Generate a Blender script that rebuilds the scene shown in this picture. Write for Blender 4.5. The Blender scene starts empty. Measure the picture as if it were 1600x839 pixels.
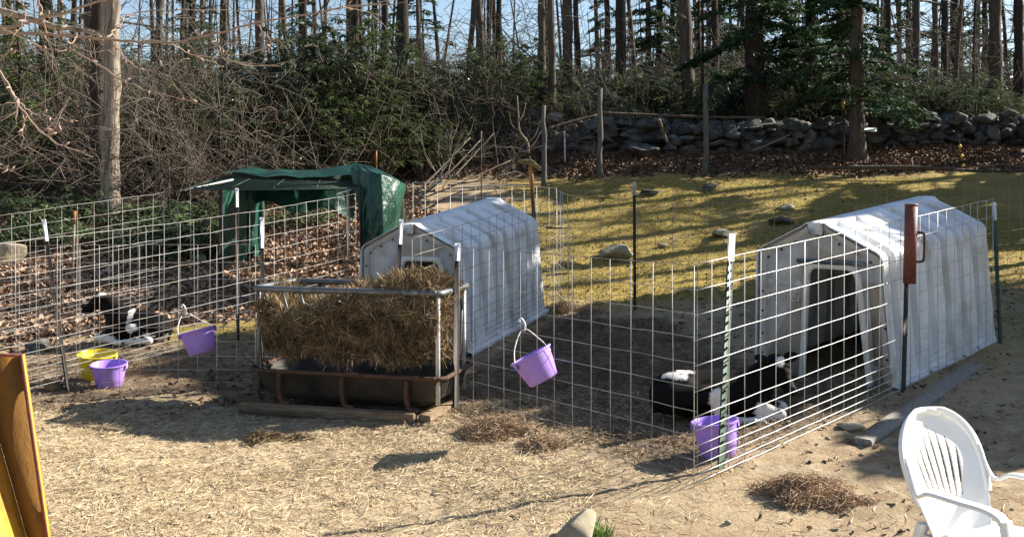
import bpy, math, random
import numpy as np
from mathutils import Vector, Matrix, noise
random.seed(11); rng = np.random.default_rng(11)
sc = bpy.context.scene
R = math.radians
# ---------------------------------------------------------------- camera
F, H, HY = 1570.0, 1.82, 292.0            # focal length in photo pixels, eye height, horizon row
cam = bpy.data.objects.new("Camera", bpy.data.cameras.new("Camera"))
sc.collection.objects.link(cam)
cam.location = (0, 0, H); cam.rotation_euler = (R(90), 0, 0)
cam.data.sensor_width = 36; cam.data.lens = 36 * F / 1600
cam.data.shift_y = -127.5 / 1600
cam.data.clip_end = 600; cam.data.clip_start = .05
sc.camera = cam
# ---------------------------------------------------------------- light
SUN_AZ, SUN_EL = R(70.6), R(32)
w = bpy.data.worlds.new("World"); sc.world = w; w.use_nodes = True
nt = w.node_tree; bg = nt.nodes["Background"]
sky = nt.nodes.new("ShaderNodeTexSky"); sky.sky_type = 'NISHITA'; sky.sun_disc = False
sky.sun_elevation = SUN_EL; sky.sun_rotation = SUN_AZ
sky.air_density = 1.0; sky.dust_density = .6; sky.ozone_density = 1.2
nt.links.new(sky.outputs[0], bg.inputs[0]); bg.inputs[1].default_value = .06
sl = bpy.data.lights.new("Sun", 'SUN'); sl.energy = 5.0; sl.angle = R(.5); sl.color = (1, .93, .82)
sun = bpy.data.objects.new("Sun", sl); sc.collection.objects.link(sun)
S = Vector((math.sin(SUN_AZ) * math.cos(SUN_EL), math.cos(SUN_AZ) * math.cos(SUN_EL), math.sin(SUN_EL)))
sun.rotation_euler = S.to_track_quat('Z', 'Y').to_euler(); sun.location = (20, 8, 20)
vs = sc.view_settings
vs.view_transform = 'Standard'; vs.look = 'None'; vs.gamma = 1; vs.use_curve_mapping = False
vs.exposure = 1.55
sc.cycles.max_bounces = 6; sc.cycles.diffuse_bounces = 3; sc.cycles.transparent_max_bounces = 8

def P(px, py, d): return np.array([(px - 800) / F * d, d, H - (py - HY) / F * d])
def X(px, d): return (px - 800) / F * d

# ---------------------------------------------------------------- ground height
CT = np.array([
 (0,-5,-.1),(-9,-5,-.1),(9,-5,.05),(-4,3,-.08),(0,3,-.12),(4,3,.0),(0,5.4,-.07),(-3,6,-.07),(-9,6,-.05),(9,5,.35),(2,4.4,-.05),
 (1.13,6.2,.03),(-.46,8.26,-.02),(2.95,7.9,.22),(4.4,9.2,.37),(-.48,10,.12),(.36,12.02,.29),(-4,9,0),(-2.1,8.95,-.04),(-4.6,8.95,-.05),
 (1.47,12,.35),(-4.2,11,.12),(-5.5,10.8,.05),(-2.9,10.8,.17),(-4.2,13,.45),(-1.95,13,.45),(-2.3,15,.8),(-4.15,15,.85),(-6.4,16,1.28),
 (1.53,15,.78),(4.2,15,.95),(2.35,20,2.02),(.64,20,1.93),(3.86,20,2.03),(9,20,2.12),(3,22.5,2.62),(9,22.5,2.75),(-.3,22.5,2.6),(-3.5,18,1.4),
 (-1.7,19,1.75),(-5,20,1.85),(-10,18,1.5),(-12,12,.4),(5.7,12,.61),(6.2,9,.5),(12,9,.9),(12,14,1.3),(7,16,1.3),
 (-15,30,3.7),(0,30,3.7),(15,30,3.9),(0,45,4.7),(-20,45,4.8),(20,45,4.9),(0,80,5.6),(-40,80,5.6),(40,80,5.6),(0,125,6),(-70,120,6),(70,120,6),
 (-60,0,0),(60,0,1.0),(-60,40,4),(60,40,4.3),(-25,-30,-.1),(25,-30,0),(-30,10,.4),(30,10,1.4)], float)
def _k(r): return np.where(r > 1e-9, r * r * np.log(np.maximum(r, 1e-9)), 0)
_n = len(CT); _A = np.zeros((_n + 3, _n + 3))
_A[:_n, :_n] = _k(np.linalg.norm(CT[:, None, :2] - CT[None, :, :2], axis=2)) + np.eye(_n) * .05
_A[:_n, _n] = 1; _A[:_n, _n+1:] = CT[:, :2]; _A[_n, :_n] = 1; _A[_n+1:, :_n] = CT[:, :2].T
_w = np.linalg.solve(_A, np.concatenate([CT[:, 2], np.zeros(3)]))
def GA(x, y):
    x = np.asarray(x, float); y = np.asarray(y, float); o = np.zeros(x.shape).ravel()
    q = np.stack([x.ravel(), y.ravel()], 1)
    for i in range(0, len(q), 20000):
        s = q[i:i+20000]
        r = np.linalg.norm(s[:, None] - CT[None, :, :2], axis=2)
        o[i:i+20000] = _k(r) @ _w[:_n] + _w[_n] + s @ _w[_n+1:]
    o = o.reshape(x.shape)
    # small humps
    o = o + .012*np.sin(x*3.1+1.3*np.sin(y*1.7))*np.sin(y*2.7+.8*np.sin(x*2.1)) + .006*np.sin(x*9.3+y*4.1)*np.sin(y*8.7-x*3.3)
    return o
def G(x, y): return float(GA(np.array([x]), np.array([y]))[0])

# ---------------------------------------------------------------- mesh helpers
COL = sc.collection
class MB:
    def __init__(s): s.v = []; s.f = []; s.n = 0
    def add(s, v, f):
        v = np.asarray(v, float).reshape(-1, 3)
        for a in (f if isinstance(f, list) and len(f) and isinstance(f[0], np.ndarray) else [f]):
            a = np.asarray(a, int)
            if a.size: s.f.append(a + s.n)
        s.v.append(v); s.n += len(v); return s
    def tube(s, pts, rad, n=6, cap=True, ref=None):
        p = np.asarray(pts, float); k = len(p)
        r = np.broadcast_to(np.asarray(rad, float), (k,))
        t = np.gradient(p, axis=0); t /= np.linalg.norm(t, axis=1)[:, None] + 1e-12
        if ref is None:
            m = np.abs(t).mean(0); ref = np.eye(3)[int(np.argmin(m))]
        u = np.cross(t, ref); u /= np.linalg.norm(u, axis=1)[:, None] + 1e-12
        w_ = np.cross(t, u); a = 2*np.pi*np.arange(n)/n
        ring = p[:, None] + r[:, None, None]*(np.cos(a)[None, :, None]*u[:, None] + np.sin(a)[None, :, None]*w_[:, None])
        i = np.arange(k-1)[:, None]*n; j = np.arange(n)[None]
        q = np.stack([i+j, i+(j+1) % n, i+n+(j+1) % n, i+n+j], -1).reshape(-1, 4)
        fs = [q]
        if cap and n > 2: fs += [np.arange(n)[None, ::-1], (np.arange(n) + (k-1)*n)[None]]
        return s.add(ring.reshape(-1, 3), fs)
    def box(s, c, size, rot=None, bev=0):
        h = np.array(size)/2.0
        if bev <= 0:
            v = np.array([(x, y, z) for x in (-1, 1) for y in (-1, 1) for z in (-1, 1)], float)*h
            f = np.array([(0,1,3,2),(4,6,7,5),(0,4,5,1),(2,3,7,6),(0,2,6,4),(1,5,7,3)])
            fs = [f]
        else:
            vv = []; idx = {}
            for sx in (-1, 1):
                for sy in (-1, 1):
                    for sz in (-1, 1):
                        for ax in range(3):
                            p = np.array([sx, sy, sz])*h
                            for o in range(3):
                                if o != ax: p[o] -= np.sign(p[o])*min(bev, h[o]*.9)
                            idx[(sx, sy, sz, ax)] = len(vv); vv.append(p)
            v = np.array(vv); f4 = []; f3 = []
            for ax in range(3):
                o1, o2 = [o for o in range(3) if o != ax]
                for sg in (-1, 1):
                    l = []
                    for a, b in ((-1,-1),(1,-1),(1,1),(-1,1)):
                        k = [0,0,0]; k[ax] = sg; k[o1] = a; k[o2] = b; l.append(idx[(*k, ax)])
                    f4.append(l)
                for a in (-1, 1):
                    for b in (-1, 1):
                        k1 = [0,0,0]; k1[o1] = a; k1[o2] = b; k2 = list(k1); k1[ax] = -1; k2[ax] = 1
                        f4.append([idx[(*k1, o1)], idx[(*k2, o1)], idx[(*k2, o2)], idx[(*k1, o2)]])
            for sx in (-1, 1):
                for sy in (-1, 1):
                    for sz in (-1, 1): f3.append([idx[(sx, sy, sz, a)] for a in range(3)])
            fs = [np.array(f4), np.array(f3)]
        if rot is not None: v = v @ np.array(rot).T
        return s.add(v + np.array(c), fs)
    def grid(s, pts, closed_u=False):
        p = np.asarray(pts, float); a, b = p.shape[:2]
        jm = b if closed_u else b-1
        i = np.arange(a-1)[:, None]; j = np.arange(jm)[None]; j2 = (j+1) % b
        q = np.stack([i*b+j, i*b+j2, (i+1)*b+j2, (i+1)*b+j], -1).reshape(-1, 4)
        return s.add(p.reshape(-1, 3), [q])
    def sphere(s, c, r, nu=10, nv=7, rot=None):
        th = np.linspace(0.001, np.pi-.001, nv); ph = 2*np.pi*np.arange(nu)/nu
        p = np.stack([np.sin(th)[:, None]*np.cos(ph), np.sin(th)[:, None]*np.sin(ph), np.cos(th)[:, None]+0*ph], -1)*np.array(r)
        if rot is not None: p = p @ np.array(rot).T
        return s.grid(p + np.array(c), True)
    def prism(s, poly, y0, y1):      # polygon in (x,z), extruded in y
        k = len(poly); v = [(x, y0, z) for x, z in poly] + [(x, y1, z) for x, z in poly]
        i = np.arange(k); j = (i+1) % k
        return s.add(v, [np.stack([i, j, j+k, i+k], 1), np.arange(k)[None, ::-1], (np.arange(k)+k)[None]])
    def data(s): return (np.concatenate(s.v) if s.v else np.zeros((0, 3)))
    def build(s, name, m, parent=None, smooth=False, local=False, origin=None, fix=True, loc=None):
        v = s.data()
        if parent is not None:
            if not local: v = v - np.array(root_of(parent).location)
            o_loc = (0, 0, 0)
        else:
            if loc is not None: o_loc = loc
            else:
                o = origin if origin is not None else ((v[:,0].min()+v[:,0].max())/2, (v[:,1].min()+v[:,1].max())/2, v[:,2].min())
                v = v - np.array(o); o_loc = o
        me = bpy.data.meshes.new(name)
        lt = np.concatenate([np.full(len(a), a.shape[1]) for a in s.f]); li = np.concatenate([a.ravel() for a in s.f])
        me.vertices.add(len(v)); me.vertices.foreach_set("co", v.ravel())
        me.loops.add(len(li)); me.loops.foreach_set("vertex_index", li)
        me.polygons.add(len(lt)); me.polygons.foreach_set("loop_start", np.concatenate([[0], np.cumsum(lt)[:-1]])); me.polygons.foreach_set("loop_total", lt)
        me.update(calc_edges=True); me.validate()
        if smooth: me.polygons.foreach_set("use_smooth", np.ones(len(me.polygons), bool))
        me.materials.append(m)
        o = bpy.data.objects.new(name, me); COL.objects.link(o)
        if parent is not None: o.parent = parent
        o.location = o_loc
        return o
def root_of(o):
    while o.parent: o = o.parent
    return o
def flip_fix(o):
    import bmesh
    b = bmesh.new(); b.from_mesh(o.data); bmesh.ops.recalc_face_normals(b, faces=b.faces); b.to_mesh(o.data); b.free(); return o
def tag(o, label=None, cat=None, group=None, kind=None):
    if label: o['label'] = label
    if cat: o['category'] = cat
    if group: o['group'] = group
    if kind: o['kind'] = kind
    return o
def thing(name, label, cat, loc=(0,0,0), rot=(0,0,0), group=None):
    o = bpy.data.objects.new(name, None); COL.objects.link(o); o.location = loc; o.rotation_euler = rot
    o.empty_display_size = .2
    return tag(o, label, cat, group)
def dup(o, loc, rot, scale, label=None, group=None, parent=None):
    c = o.copy(); COL.objects.link(c); c.location = loc; c.rotation_euler = rot; c.scale = scale
    if label: c['label'] = label
    if group: c['group'] = group
    for ch in list(o.children):
        k = ch.copy(); COL.objects.link(k); k.parent = c
    return c
def quads(c, ax, nr, L, W, bend=0):
    """n blades: centre c, direction ax, side vector nr, length L, width W -> verts, quads (two per blade, bent)"""
    n = len(c); L = L[:, None]; W = W[:, None]
    up = np.cross(ax, nr)
    a = c - ax*L/2 ; m = c + up*(bend*L) ; b = c + ax*L/2
    v = np.stack([a-nr*W*.35, a+nr*W*.35, m+nr*W*.5, m-nr*W*.5, b+nr*W*.2, b-nr*W*.2], 1).reshape(-1, 3)
    k = np.arange(n)[:, None]*6
    f = np.concatenate([k+np.array([0,1,2,3]), k+np.array([3,2,4,5])])
    return v, f
def unit(a): return a/(np.linalg.norm(a, axis=-1, keepdims=True)+1e-12)
def rotz(a): c, s_ = math.cos(a), math.sin(a); return np.array([[c,-s_,0],[s_,c,0],[0,0,1]])
def rotx(a): c, s_ = math.cos(a), math.sin(a); return np.array([[1,0,0],[0,c,-s_],[0,s_,c]])
def roty(a): c, s_ = math.cos(a), math.sin(a); return np.array([[c,0,s_],[0,1,0],[-s_,0,c]])
def smooth_path(pts, k=8):
    p = np.asarray(pts, float); q = np.concatenate([[2*p[0]-p[1]], p, [2*p[-1]-p[-2]]]); out = []
    for i in range(1, len(q)-2):
        for t in np.linspace(0, 1, k, endpoint=False):
            out.append(.5*((2*q[i])+(-q[i-1]+q[i+1])*t+(2*q[i-1]-5*q[i]+4*q[i+1]-q[i+2])*t*t+(-q[i-1]+3*q[i]-3*q[i+1]+q[i+2])*t**3))
    out.append(p[-1]); return np.array(out)
def vnoise(p, sc_, seed=0):
    return np.array([noise.noise(Vector((a*sc_+seed, b*sc_+seed*1.7, c*sc_))) for a, b, c in p])

# ---------------------------------------------------------------- materials
def mat(name, c1, c2=None, scale=6, rough=.75, metal=0, spec=.3, bump=0, bscale=40, island=0, stretch=(1,1,1), coord='Object', detail=6, c3=None, scale3=2.0, transl=0, lo=.35, hi=.65):
    m = bpy.data.materials.new(name); m.use_nodes = True; t = m.node_tree; N = t.nodes; Lk = t.links
    b = N["Principled BSDF"]; b.inputs["Roughness"].default_value = rough; b.inputs["Metallic"].default_value = metal
    b.inputs["Specular IOR Level"].default_value = spec
    tc = N.new("ShaderNodeTexCoord"); mp = N.new("ShaderNodeMapping"); mp.inputs["Scale"].default_value = stretch
    Lk.new(tc.outputs[coord], mp.inputs[0])
    c2 = c2 or tuple(x*.6 for x in c1)
    def ramp(s_, lo_, hi_):
        nz = N.new("ShaderNodeTexNoise"); nz.inputs["Scale"].default_value = s_; nz.inputs["Detail"].default_value = detail
        nz.inputs["Roughness"].default_value = .6
        Lk.new(mp.outputs[0], nz.inputs[0]); r = N.new("ShaderNodeMapRange")
        r.inputs["From Min"].default_value = lo_; r.inputs["From Max"].default_value = hi_
        Lk.new(nz.outputs["Fac"], r.inputs["Value"]); return r
    mx = N.new("ShaderNodeMixRGB"); mx.inputs["Color1"].default_value = (*c2, 1); mx.inputs["Color2"].default_value = (*c1, 1)
    Lk.new(ramp(scale, lo, hi).outputs[0], mx.inputs["Fac"]); out = mx.outputs[0]
    if c3:
        m3 = N.new("ShaderNodeMixRGB"); m3.inputs["Color2"].default_value = (*c3, 1); Lk.new(out, m3.inputs["Color1"])
        Lk.new(ramp(scale3, .52, .68).outputs[0], m3.inputs["Fac"]); out = m3.outputs[0]
    if island:
        g = N.new("ShaderNodeNewGeometry"); r = N.new("ShaderNodeMapRange")
        r.inputs["To Min"].default_value = 1-island; r.inputs["To Max"].default_value = 1+island
        Lk.new(g.outputs["Random Per Island"], r.inputs["Value"])
        mm = N.new("ShaderNodeMixRGB"); mm.blend_type = 'MULTIPLY'; mm.inputs["Fac"].default_value = 1
        Lk.new(out, mm.inputs["Color1"]); Lk.new(r.outputs[0], mm.inputs["Color2"]); out = mm.outputs[0]
    Lk.new(out, b.inputs["Base Color"])
    if bump:
        nz = N.new("ShaderNodeTexNoise"); nz.inputs["Scale"].default_value = bscale; nz.inputs["Detail"].default_value = 8
        Lk.new(mp.outputs[0], nz.inputs[0]); bp = N.new("ShaderNodeBump"); bp.inputs["Strength"].default_value = bump; bp.inputs["Distance"].default_value = .02
        Lk.new(nz.outputs["Fac"], bp.inputs["Height"]); Lk.new(bp.outputs[0], b.inputs["Normal"])
    if transl:
        tr = N.new("ShaderNodeBsdfTranslucent"); Lk.new(out, tr.inputs[0]); ms = N.new("ShaderNodeMixShader"); ms.inputs[0].default_value = transl
        Lk.new(b.outputs[0], ms.inputs[1]); Lk.new(tr.outputs[0], ms.inputs[2]); Lk.new(ms.outputs[0], N["Material Output"].inputs[0])
    return m
M = {}
M['wire'] = mat("galvanised wire", (.58,.58,.56), (.36,.355,.34), 7, .45, .25, .5)
M['wire_mid'] = mat("aged galvanised wire", (.44,.43,.41), (.27,.255,.235), 7, .5, .25, .45, c3=(.20,.14,.10), scale3=3)
M['wire_dull'] = mat("weathered wire", (.34,.32,.29), (.2,.16,.12), 9, .6, .2, .4)
M['tpost'] = mat("dark post paint", (.018,.022,.022), (.05,.035,.025), 14, .6, .1)
M['tpost_green'] = mat("green post paint", (.05,.085,.06), (.025,.04,.03), 14, .55, .1)
M['tip'] = mat("white post paint", (.8,.78,.82), (.55,.53,.58), 30, .5)
M['tip_grey'] = mat("grey post paint", (.45,.47,.5), (.3,.3,.32), 30, .5)
M['rust'] = mat("rusty steel", (.12,.06,.035), (.06,.036,.024), 18, .8, .2, .3, .3, 60)
M['rust_red'] = mat("red brown paint", (.19,.06,.045), (.11,.04,.03), 22, .6, .1, .3, .15, 60)
M['galv'] = mat("galvanised tube", (.17,.18,.185), (.10,.105,.11), 12, .45, .5, .5)
M['galv_white'] = mat("pale painted tube", (.62,.62,.6), (.42,.4,.36), 12, .5, .1)
M['tub'] = mat("black tub plastic", (.022,.02,.018), (.06,.05,.04), 5, .55, 0, .4, .1, 30)
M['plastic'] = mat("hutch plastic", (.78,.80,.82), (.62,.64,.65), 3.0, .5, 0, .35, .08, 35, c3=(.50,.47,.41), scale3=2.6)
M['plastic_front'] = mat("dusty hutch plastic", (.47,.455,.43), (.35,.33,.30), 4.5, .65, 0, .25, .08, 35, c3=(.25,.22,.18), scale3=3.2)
M['plastic_lip'] = mat("hutch rim plastic", (.66,.655,.63), (.48,.46,.42), 6, .5)
M['emboss'] = mat("embossed plastic", (.53,.52,.50), (.40,.385,.36), 6, .6)
M['stain'] = mat("mud stained plastic", (.20,.15,.10), (.32,.27,.21), 6, .8, stretch=(1,1,.3))
M['purple'] = mat("purple plastic", (.42,.26,.76), (.35,.21,.68), 5, .42, 0, .4, transl=.12, c3=(.32,.23,.42), scale3=11)
M['yellow_shaded'] = mat("shaded yellow paint", (.25,.12,.018), (.12,.06,.015), 3, .65, 0, .3, .15, 40, stretch=(1.6,1.6,.8), c3=(.10,.05,.02), scale3=5)  # same paint as the flanges, with the web's shade put into the colour
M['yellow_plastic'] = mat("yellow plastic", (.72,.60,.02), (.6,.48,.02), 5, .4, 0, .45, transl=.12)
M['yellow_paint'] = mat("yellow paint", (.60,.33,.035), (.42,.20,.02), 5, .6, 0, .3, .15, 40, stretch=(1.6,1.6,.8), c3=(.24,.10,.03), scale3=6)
M['white_plastic'] = mat("white chair plastic", (.84,.84,.82), (.78,.78,.76), 4, .35, 0, .45)
M['rope'] = mat("white cord", (.75,.72,.68), (.5,.46,.42), 40, .8)
M['wood'] = mat("weathered timber", (.27,.22,.16), (.15,.115,.08), 4, .85, 0, .2, .4, 30, stretch=(14,14,1.5))
M['wood_x'] = mat("weathered board", (.26,.185,.115), (.14,.095,.055), 4, .85, 0, .2, .4, 30, stretch=(1.5,14,14))
M['wood_post'] = mat("old grey post wood", (.155,.145,.13), (.08,.075,.066), 4, .9, 0, .2, .5, 30, stretch=(12,12,1.2))
M['wood_grey'] = mat("grey timber", (.30,.29,.265), (.17,.16,.145), 4, .85, 0, .2, .5, 30, stretch=(12,12,1.2))
M['bark'] = mat("brown bark", (.115,.092,.07), (.05,.04,.031), 7, .9, 0, .15, .9, 12, stretch=(2.2,2.2,.45))
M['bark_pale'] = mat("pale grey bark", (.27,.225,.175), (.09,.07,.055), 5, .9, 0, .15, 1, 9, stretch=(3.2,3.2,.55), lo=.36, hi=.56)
M['bark_dark'] = mat("dark bark", (.055,.045,.037), (.026,.022,.018), 7, .92, 0, .1, .9, 12, stretch=(2.2,2.2,.4))
M['twig'] = mat("bare twigs", (.15,.12,.09), (.073,.058,.044), 3, .85, island=.35)
M['twig_pale'] = mat("pale twigs", (.26,.215,.16), (.15,.12,.09), 3, .8, island=.35)
M['twig_red'] = mat("reddish twigs", (.30,.19,.145), (.23,.19,.15), 5, .65, 0, .35)
M['hemlock'] = mat("hemlock needles", (.045,.082,.03), (.023,.045,.02), 1.5, .65, 0, .2, island=.45, transl=.25)
M['pine'] = mat("young pine needles", (.10,.135,.04), (.045,.075,.022), 1.5, .6, 0, .3, island=.45, transl=.2)
M['laurel'] = mat("glossy laurel leaves", (.085,.11,.042), (.042,.06,.026), 1.6, .33, 0, .5, island=.5, transl=.28)
M['laurel_low'] = mat("low laurel leaves", (.12,.16,.07), (.06,.09,.035), 1.6, .4, 0, .5, island=.45, transl=.12)
M['moss_tuft'] = mat("moss tufts", (.36,.27,.075), (.25,.195,.055), 1.3, .8, 0, .15, island=.3)
M['leaf'] = mat("fallen leaves", (.42,.29,.195), (.22,.14,.09), 5, .75, 0, .25, island=.5)
M['leaf_dark'] = mat("old fallen leaves", (.20,.13,.085), (.09,.058,.04), 5, .8, 0, .2, island=.5)
M['straw'] = mat("straw", (.57,.455,.285), (.37,.275,.16), 2.5, .6, 0, .3, island=.38)
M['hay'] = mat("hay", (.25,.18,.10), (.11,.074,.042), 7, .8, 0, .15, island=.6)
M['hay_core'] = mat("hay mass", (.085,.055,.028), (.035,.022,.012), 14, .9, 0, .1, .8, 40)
M['bedding'] = mat("trodden hay", (.25,.18,.115), (.13,.088,.055), 2.5, .8, 0, .2, island=.4)
M['stone'] = mat("grey field stone", (.105,.10,.093), (.038,.036,.034), 3.5, .9, 0, .2, .8, 14, c3=(.15,.15,.13), scale3=5, island=.4)
M['stone_pale'] = mat("pale lichened stone", (.34,.30,.215), (.21,.185,.13), 5, .9, 0, .2, .6, 16, c3=(.20,.20,.12), scale3=2.4)
M['tarp'] = mat("green tarpaulin", (.010,.068,.045), (.006,.042,.028), 4, .4, 0, .4, 1.0, 13)
M['grass'] = mat("spring grass", (.16,.26,.05), (.09,.16,.03), 3, .6, island=.3, transl=.2)
M['orange'] = mat("orange paint", (.42,.17,.045), (.26,.11,.04), 9, .6)
M['yellow_ins'] = mat("yellow insulator", (.85,.62,.05), (.7,.5,.04), 9, .5)
M['sign'] = mat("pale sign plate", (.42,.52,.50), (.33,.42,.40), 20, .5)
M['blackeye'] = mat("dark eye", (.006,.005,.005), (.006,.005,.005), 5, .1, 0, .6)
M['ear_inner'] = mat("ear skin", (.10,.07,.065), (.05,.035,.03), 12, .8)
M['clay'] = mat("brown pan", (.20,.14,.10), (.11,.08,.06), 8, .7)
M['clump'] = mat("loose brown hay", (.42,.30,.19), (.25,.165,.105), 5, .75, 0, .2, island=.45)
M['clump_core'] = mat("loose hay mass", (.20,.14,.085), (.11,.075,.05), 14, .9, 0, .1, .8, 40)
M['moss_cap'] = mat("mossy brown straw", (.30,.24,.12), (.15,.12,.06), 30, .9, island=.3)
# ================================================================ GROUND (one sheet)
def axis(lo_f, hi_f, step, lo, hi, g=1.09):
    a = list(np.arange(lo_f, hi_f, step)); s = step; x = a[-1]
    while x < hi: s *= g; x += s; a.append(x)
    s = step; x = a[0]; b = []
    while x > lo: s *= g; x -= s; b.append(x)
    return np.array(b[::-1]+a)
gx = axis(-6, 6.5, .06, -150, 150, 1.10); gy = axis(3.5, 14, .06, -40, 260, 1.045)
XX, YY = np.meshgrid(gx, gy); ZZ = GA(np.clip(XX, -68, 68), np.clip(YY, -30, 120))
fine = np.exp(-((np.maximum(np.abs(XX)-6, 0))/3)**2)*np.exp(-((np.maximum(YY-15, 0))/5)**2)
ZZ = ZZ + fine*(.008*np.sin(XX*23+YY*11)*np.sin(YY*19-XX*7) + rng.normal(0, .004, ZZ.shape))
def nz2(x, y, s, seed=0):
    x = np.asarray(x); y = np.asarray(y); o = 0
    r = np.random.default_rng(seed)
    for k in range(7):
        a = r.uniform(0, 6.28); f = s*(1.5**(k*.7)); o = o + np.sin((x*math.cos(a)+y*math.sin(a))*f + r.uniform(0, 6.28) + 1.3*np.sin((y*math.cos(a)-x*math.sin(a))*f*.7))/(1.25**k)
    return o/3.2
def sst(a, b, x): t = np.clip((x-a)/(b-a), 0, 1); return t*t*(3-2*t)
def in_poly(x, y, poly):
    c = np.zeros(np.shape(x), bool); n = len(poly)
    for i in range(n):
        x1, y1 = poly[i]; x2, y2 = poly[(i+1) % n]
        c ^= ((y1 > y) != (y2 > y)) & (x < (x2-x1)*(y-y1)/(y2-y1+1e-12)+x1)
    return c
def poly_mask(x, y, poly, soft):
    d = np.full(np.shape(x), 1e9); n = len(poly)
    for i in range(n):
        a = np.array(poly[i]); b = np.array(poly[(i+1) % n]); ba = b-a
        t = np.clip(((x-a[0])*ba[0]+(y-a[1])*ba[1])/(ba@ba), 0, 1)
        d = np.minimum(d, np.hypot(x-a[0]-t*ba[0], y-a[1]-t*ba[1]))
    d = np.where(in_poly(x, y, poly), d, -d)
    return sst(-soft, soft, d)
PEN = [(-.55,8.3),(1.05,6.35),(2.95,7.9),(2.1,9.0),(1.75,11.3),(.55,11.7),(-.2,10.0)]
LEFTPEN = [(-5.2,8.5),(-.6,8.2),(-.6,10.4),(-1.7,11.0),(-4.6,10.6)]
def masks(x, y):
    n1 = nz2(x, y, 1.1, 3); n2 = nz2(x, y, 3.0, 4)
    edge = 20.1 + .4*n1 + .35*n2 - .15*x*(x < 0)
    far = sst(-.5, .5, y-edge)
    lx = -1.0 + .9*n1 + .5*n2 - .3*np.clip(y-13, -2, 3)
    left = sst(-.5, .5, lx-x)*sst(10.6, 11.6, y+.35*n1+.2*n2)
    patch = np.exp(-(((x+1.9)/1.1)**2+((y-11.6)/.7)**2)) + np.exp(-(((x+3.6)/.9)**2+((y-11.3)/.4)**2))
    left = np.clip(left - 1.0*np.clip(patch*1.4+.4*n2*patch, 0, 1), 0, 1)
    leaf = np.clip(np.maximum(far, left), 0, 1)
    moss = (1-leaf)*np.maximum(sst(11.3, 12.9, y+.45*n1+.3*n2)*sst(-.6, .4, x+.2*n2), np.clip(patch*1.3, 0, 1))
    moss = moss*(1-.55*sst(.3, .9, n2*.6+n1*.5))
    moss = np.maximum(moss, .35*sst(3.2, 4.6, x+.4*n1)*sst(7.5, 9.5, y)*(1-leaf))
    hay = np.clip(poly_mask(x+.12*n2, y+.12*n1, PEN, .22) + .8*poly_mask(x+.15*n2, y+.15*n1, LEFTPEN, .35)*(.7+.3*n2), 0, 1)*(1-leaf)
    return moss, leaf, hay
mm_, ll_, hh_ = masks(XX, YY)
# clods where the pens are trodden
ZZ = ZZ + hh_*(.018*nz2(XX, YY, 9, 8)+.012*nz2(XX, YY, 17, 9))
gb = MB(); gb.grid(np.stack([XX, YY, ZZ], -1))
mg = bpy.data.materials.new("ground"); mg.use_nodes = True; t = mg.node_tree; N = t.nodes; Lk = t.links
b = N["Principled BSDF"]; b.inputs["Roughness"].default_value = .92; b.inputs["Specular IOR Level"].default_value = .12
at = N.new("ShaderNodeAttribute"); at.attribute_name = "zone"; sp = N.new("ShaderNodeSeparateColor"); Lk.new(at.outputs["Color"], sp.inputs[0])
tc = N.new("ShaderNodeTexCoord")
def _noise(s, d=8, ro=.62, stretch=None):
    n_ = N.new("ShaderNodeTexNoise"); n_.inputs["Scale"].default_value = s; n_.inputs["Detail"].default_value = d; n_.inputs["Roughness"].default_value = ro
    if stretch:
        mp = N.new("ShaderNodeMapping"); mp.inputs["Scale"].default_value = stretch; Lk.new(tc.outputs["Object"], mp.inputs[0]); Lk.new(mp.outputs[0], n_.inputs[0])
    else: Lk.new(tc.outputs["Object"], n_.inputs[0])
    return n_.outputs["Fac"]
def _ramp(v, lo, hi):
    r = N.new("ShaderNodeMapRange"); r.inputs["From Min"].default_value = lo; r.inputs["From Max"].default_value = hi; Lk.new(v, r.inputs["Value"]); return r.outputs[0]
def _mix(f, c1, c2):
    m_ = N.new("ShaderNodeMixRGB")
    for i_, c in (("Color1", c1), ("Color2", c2)):
        if isinstance(c, tuple): m_.inputs[i_].default_value = (*c, 1)
        else: Lk.new(c, m_.inputs[i_])
    if isinstance(f, float): m_.inputs["Fac"].default_value = f
    else: Lk.new(f, m_.inputs["Fac"])
    return m_.outputs[0]
dirt0 = None
dirt = _mix(_ramp(_noise(1.1), .38, .62), (.38,.285,.175), (.235,.165,.10))
dirt = _mix(_ramp(_noise(7), .45, .68), dirt, (.42,.335,.22))
dirt = _mix(_ramp(_noise(26, 10, .7), .55, .72), dirt, (.15,.105,.065))
dirt = _mix(_ramp(_noise(55, 4), .60, .70), dirt, (.52,.44,.31))
strw = _mix(_ramp(_noise(14, 9, .7), .42, .62), (.50,.40,.255), (.36,.27,.165))
dirt = _mix(at.outputs['Alpha'], dirt, strw)
moss = _mix(_ramp(_noise(1.3), .36, .62), (.35,.26,.07), (.235,.18,.05))
moss = _mix(_ramp(_noise(9, 9, .7), .50, .70), moss, (.33,.25,.115))
moss = _mix(_ramp(_noise(34, 9, .75), .56, .72), moss, (.10,.08,.03))
lf = _mix(_ramp(_noise(16, 9, .75), .40, .62), (.09,.058,.04), (.26,.175,.115))
lf = _mix(_ramp(_noise(1.2), .55, .7), lf, (.12,.085,.055))
hy = _mix(_ramp(_noise(11, 10, .75), .36, .66), (.095,.067,.043), (.25,.185,.12))
hy = _mix(_ramp(_noise(2.2), .52, .70), hy, (.27,.215,.15))
cg = _mix(sp.outputs[0], dirt, moss); cg = _mix(sp.outputs[2], cg, hy); cg = _mix(sp.outputs[1], cg, lf)
Lk.new(cg, b.inputs["Base Color"])
bp = N.new("ShaderNodeBump"); bp.inputs["Strength"].default_value = .8; bp.inputs["Distance"].default_value = .03
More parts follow.
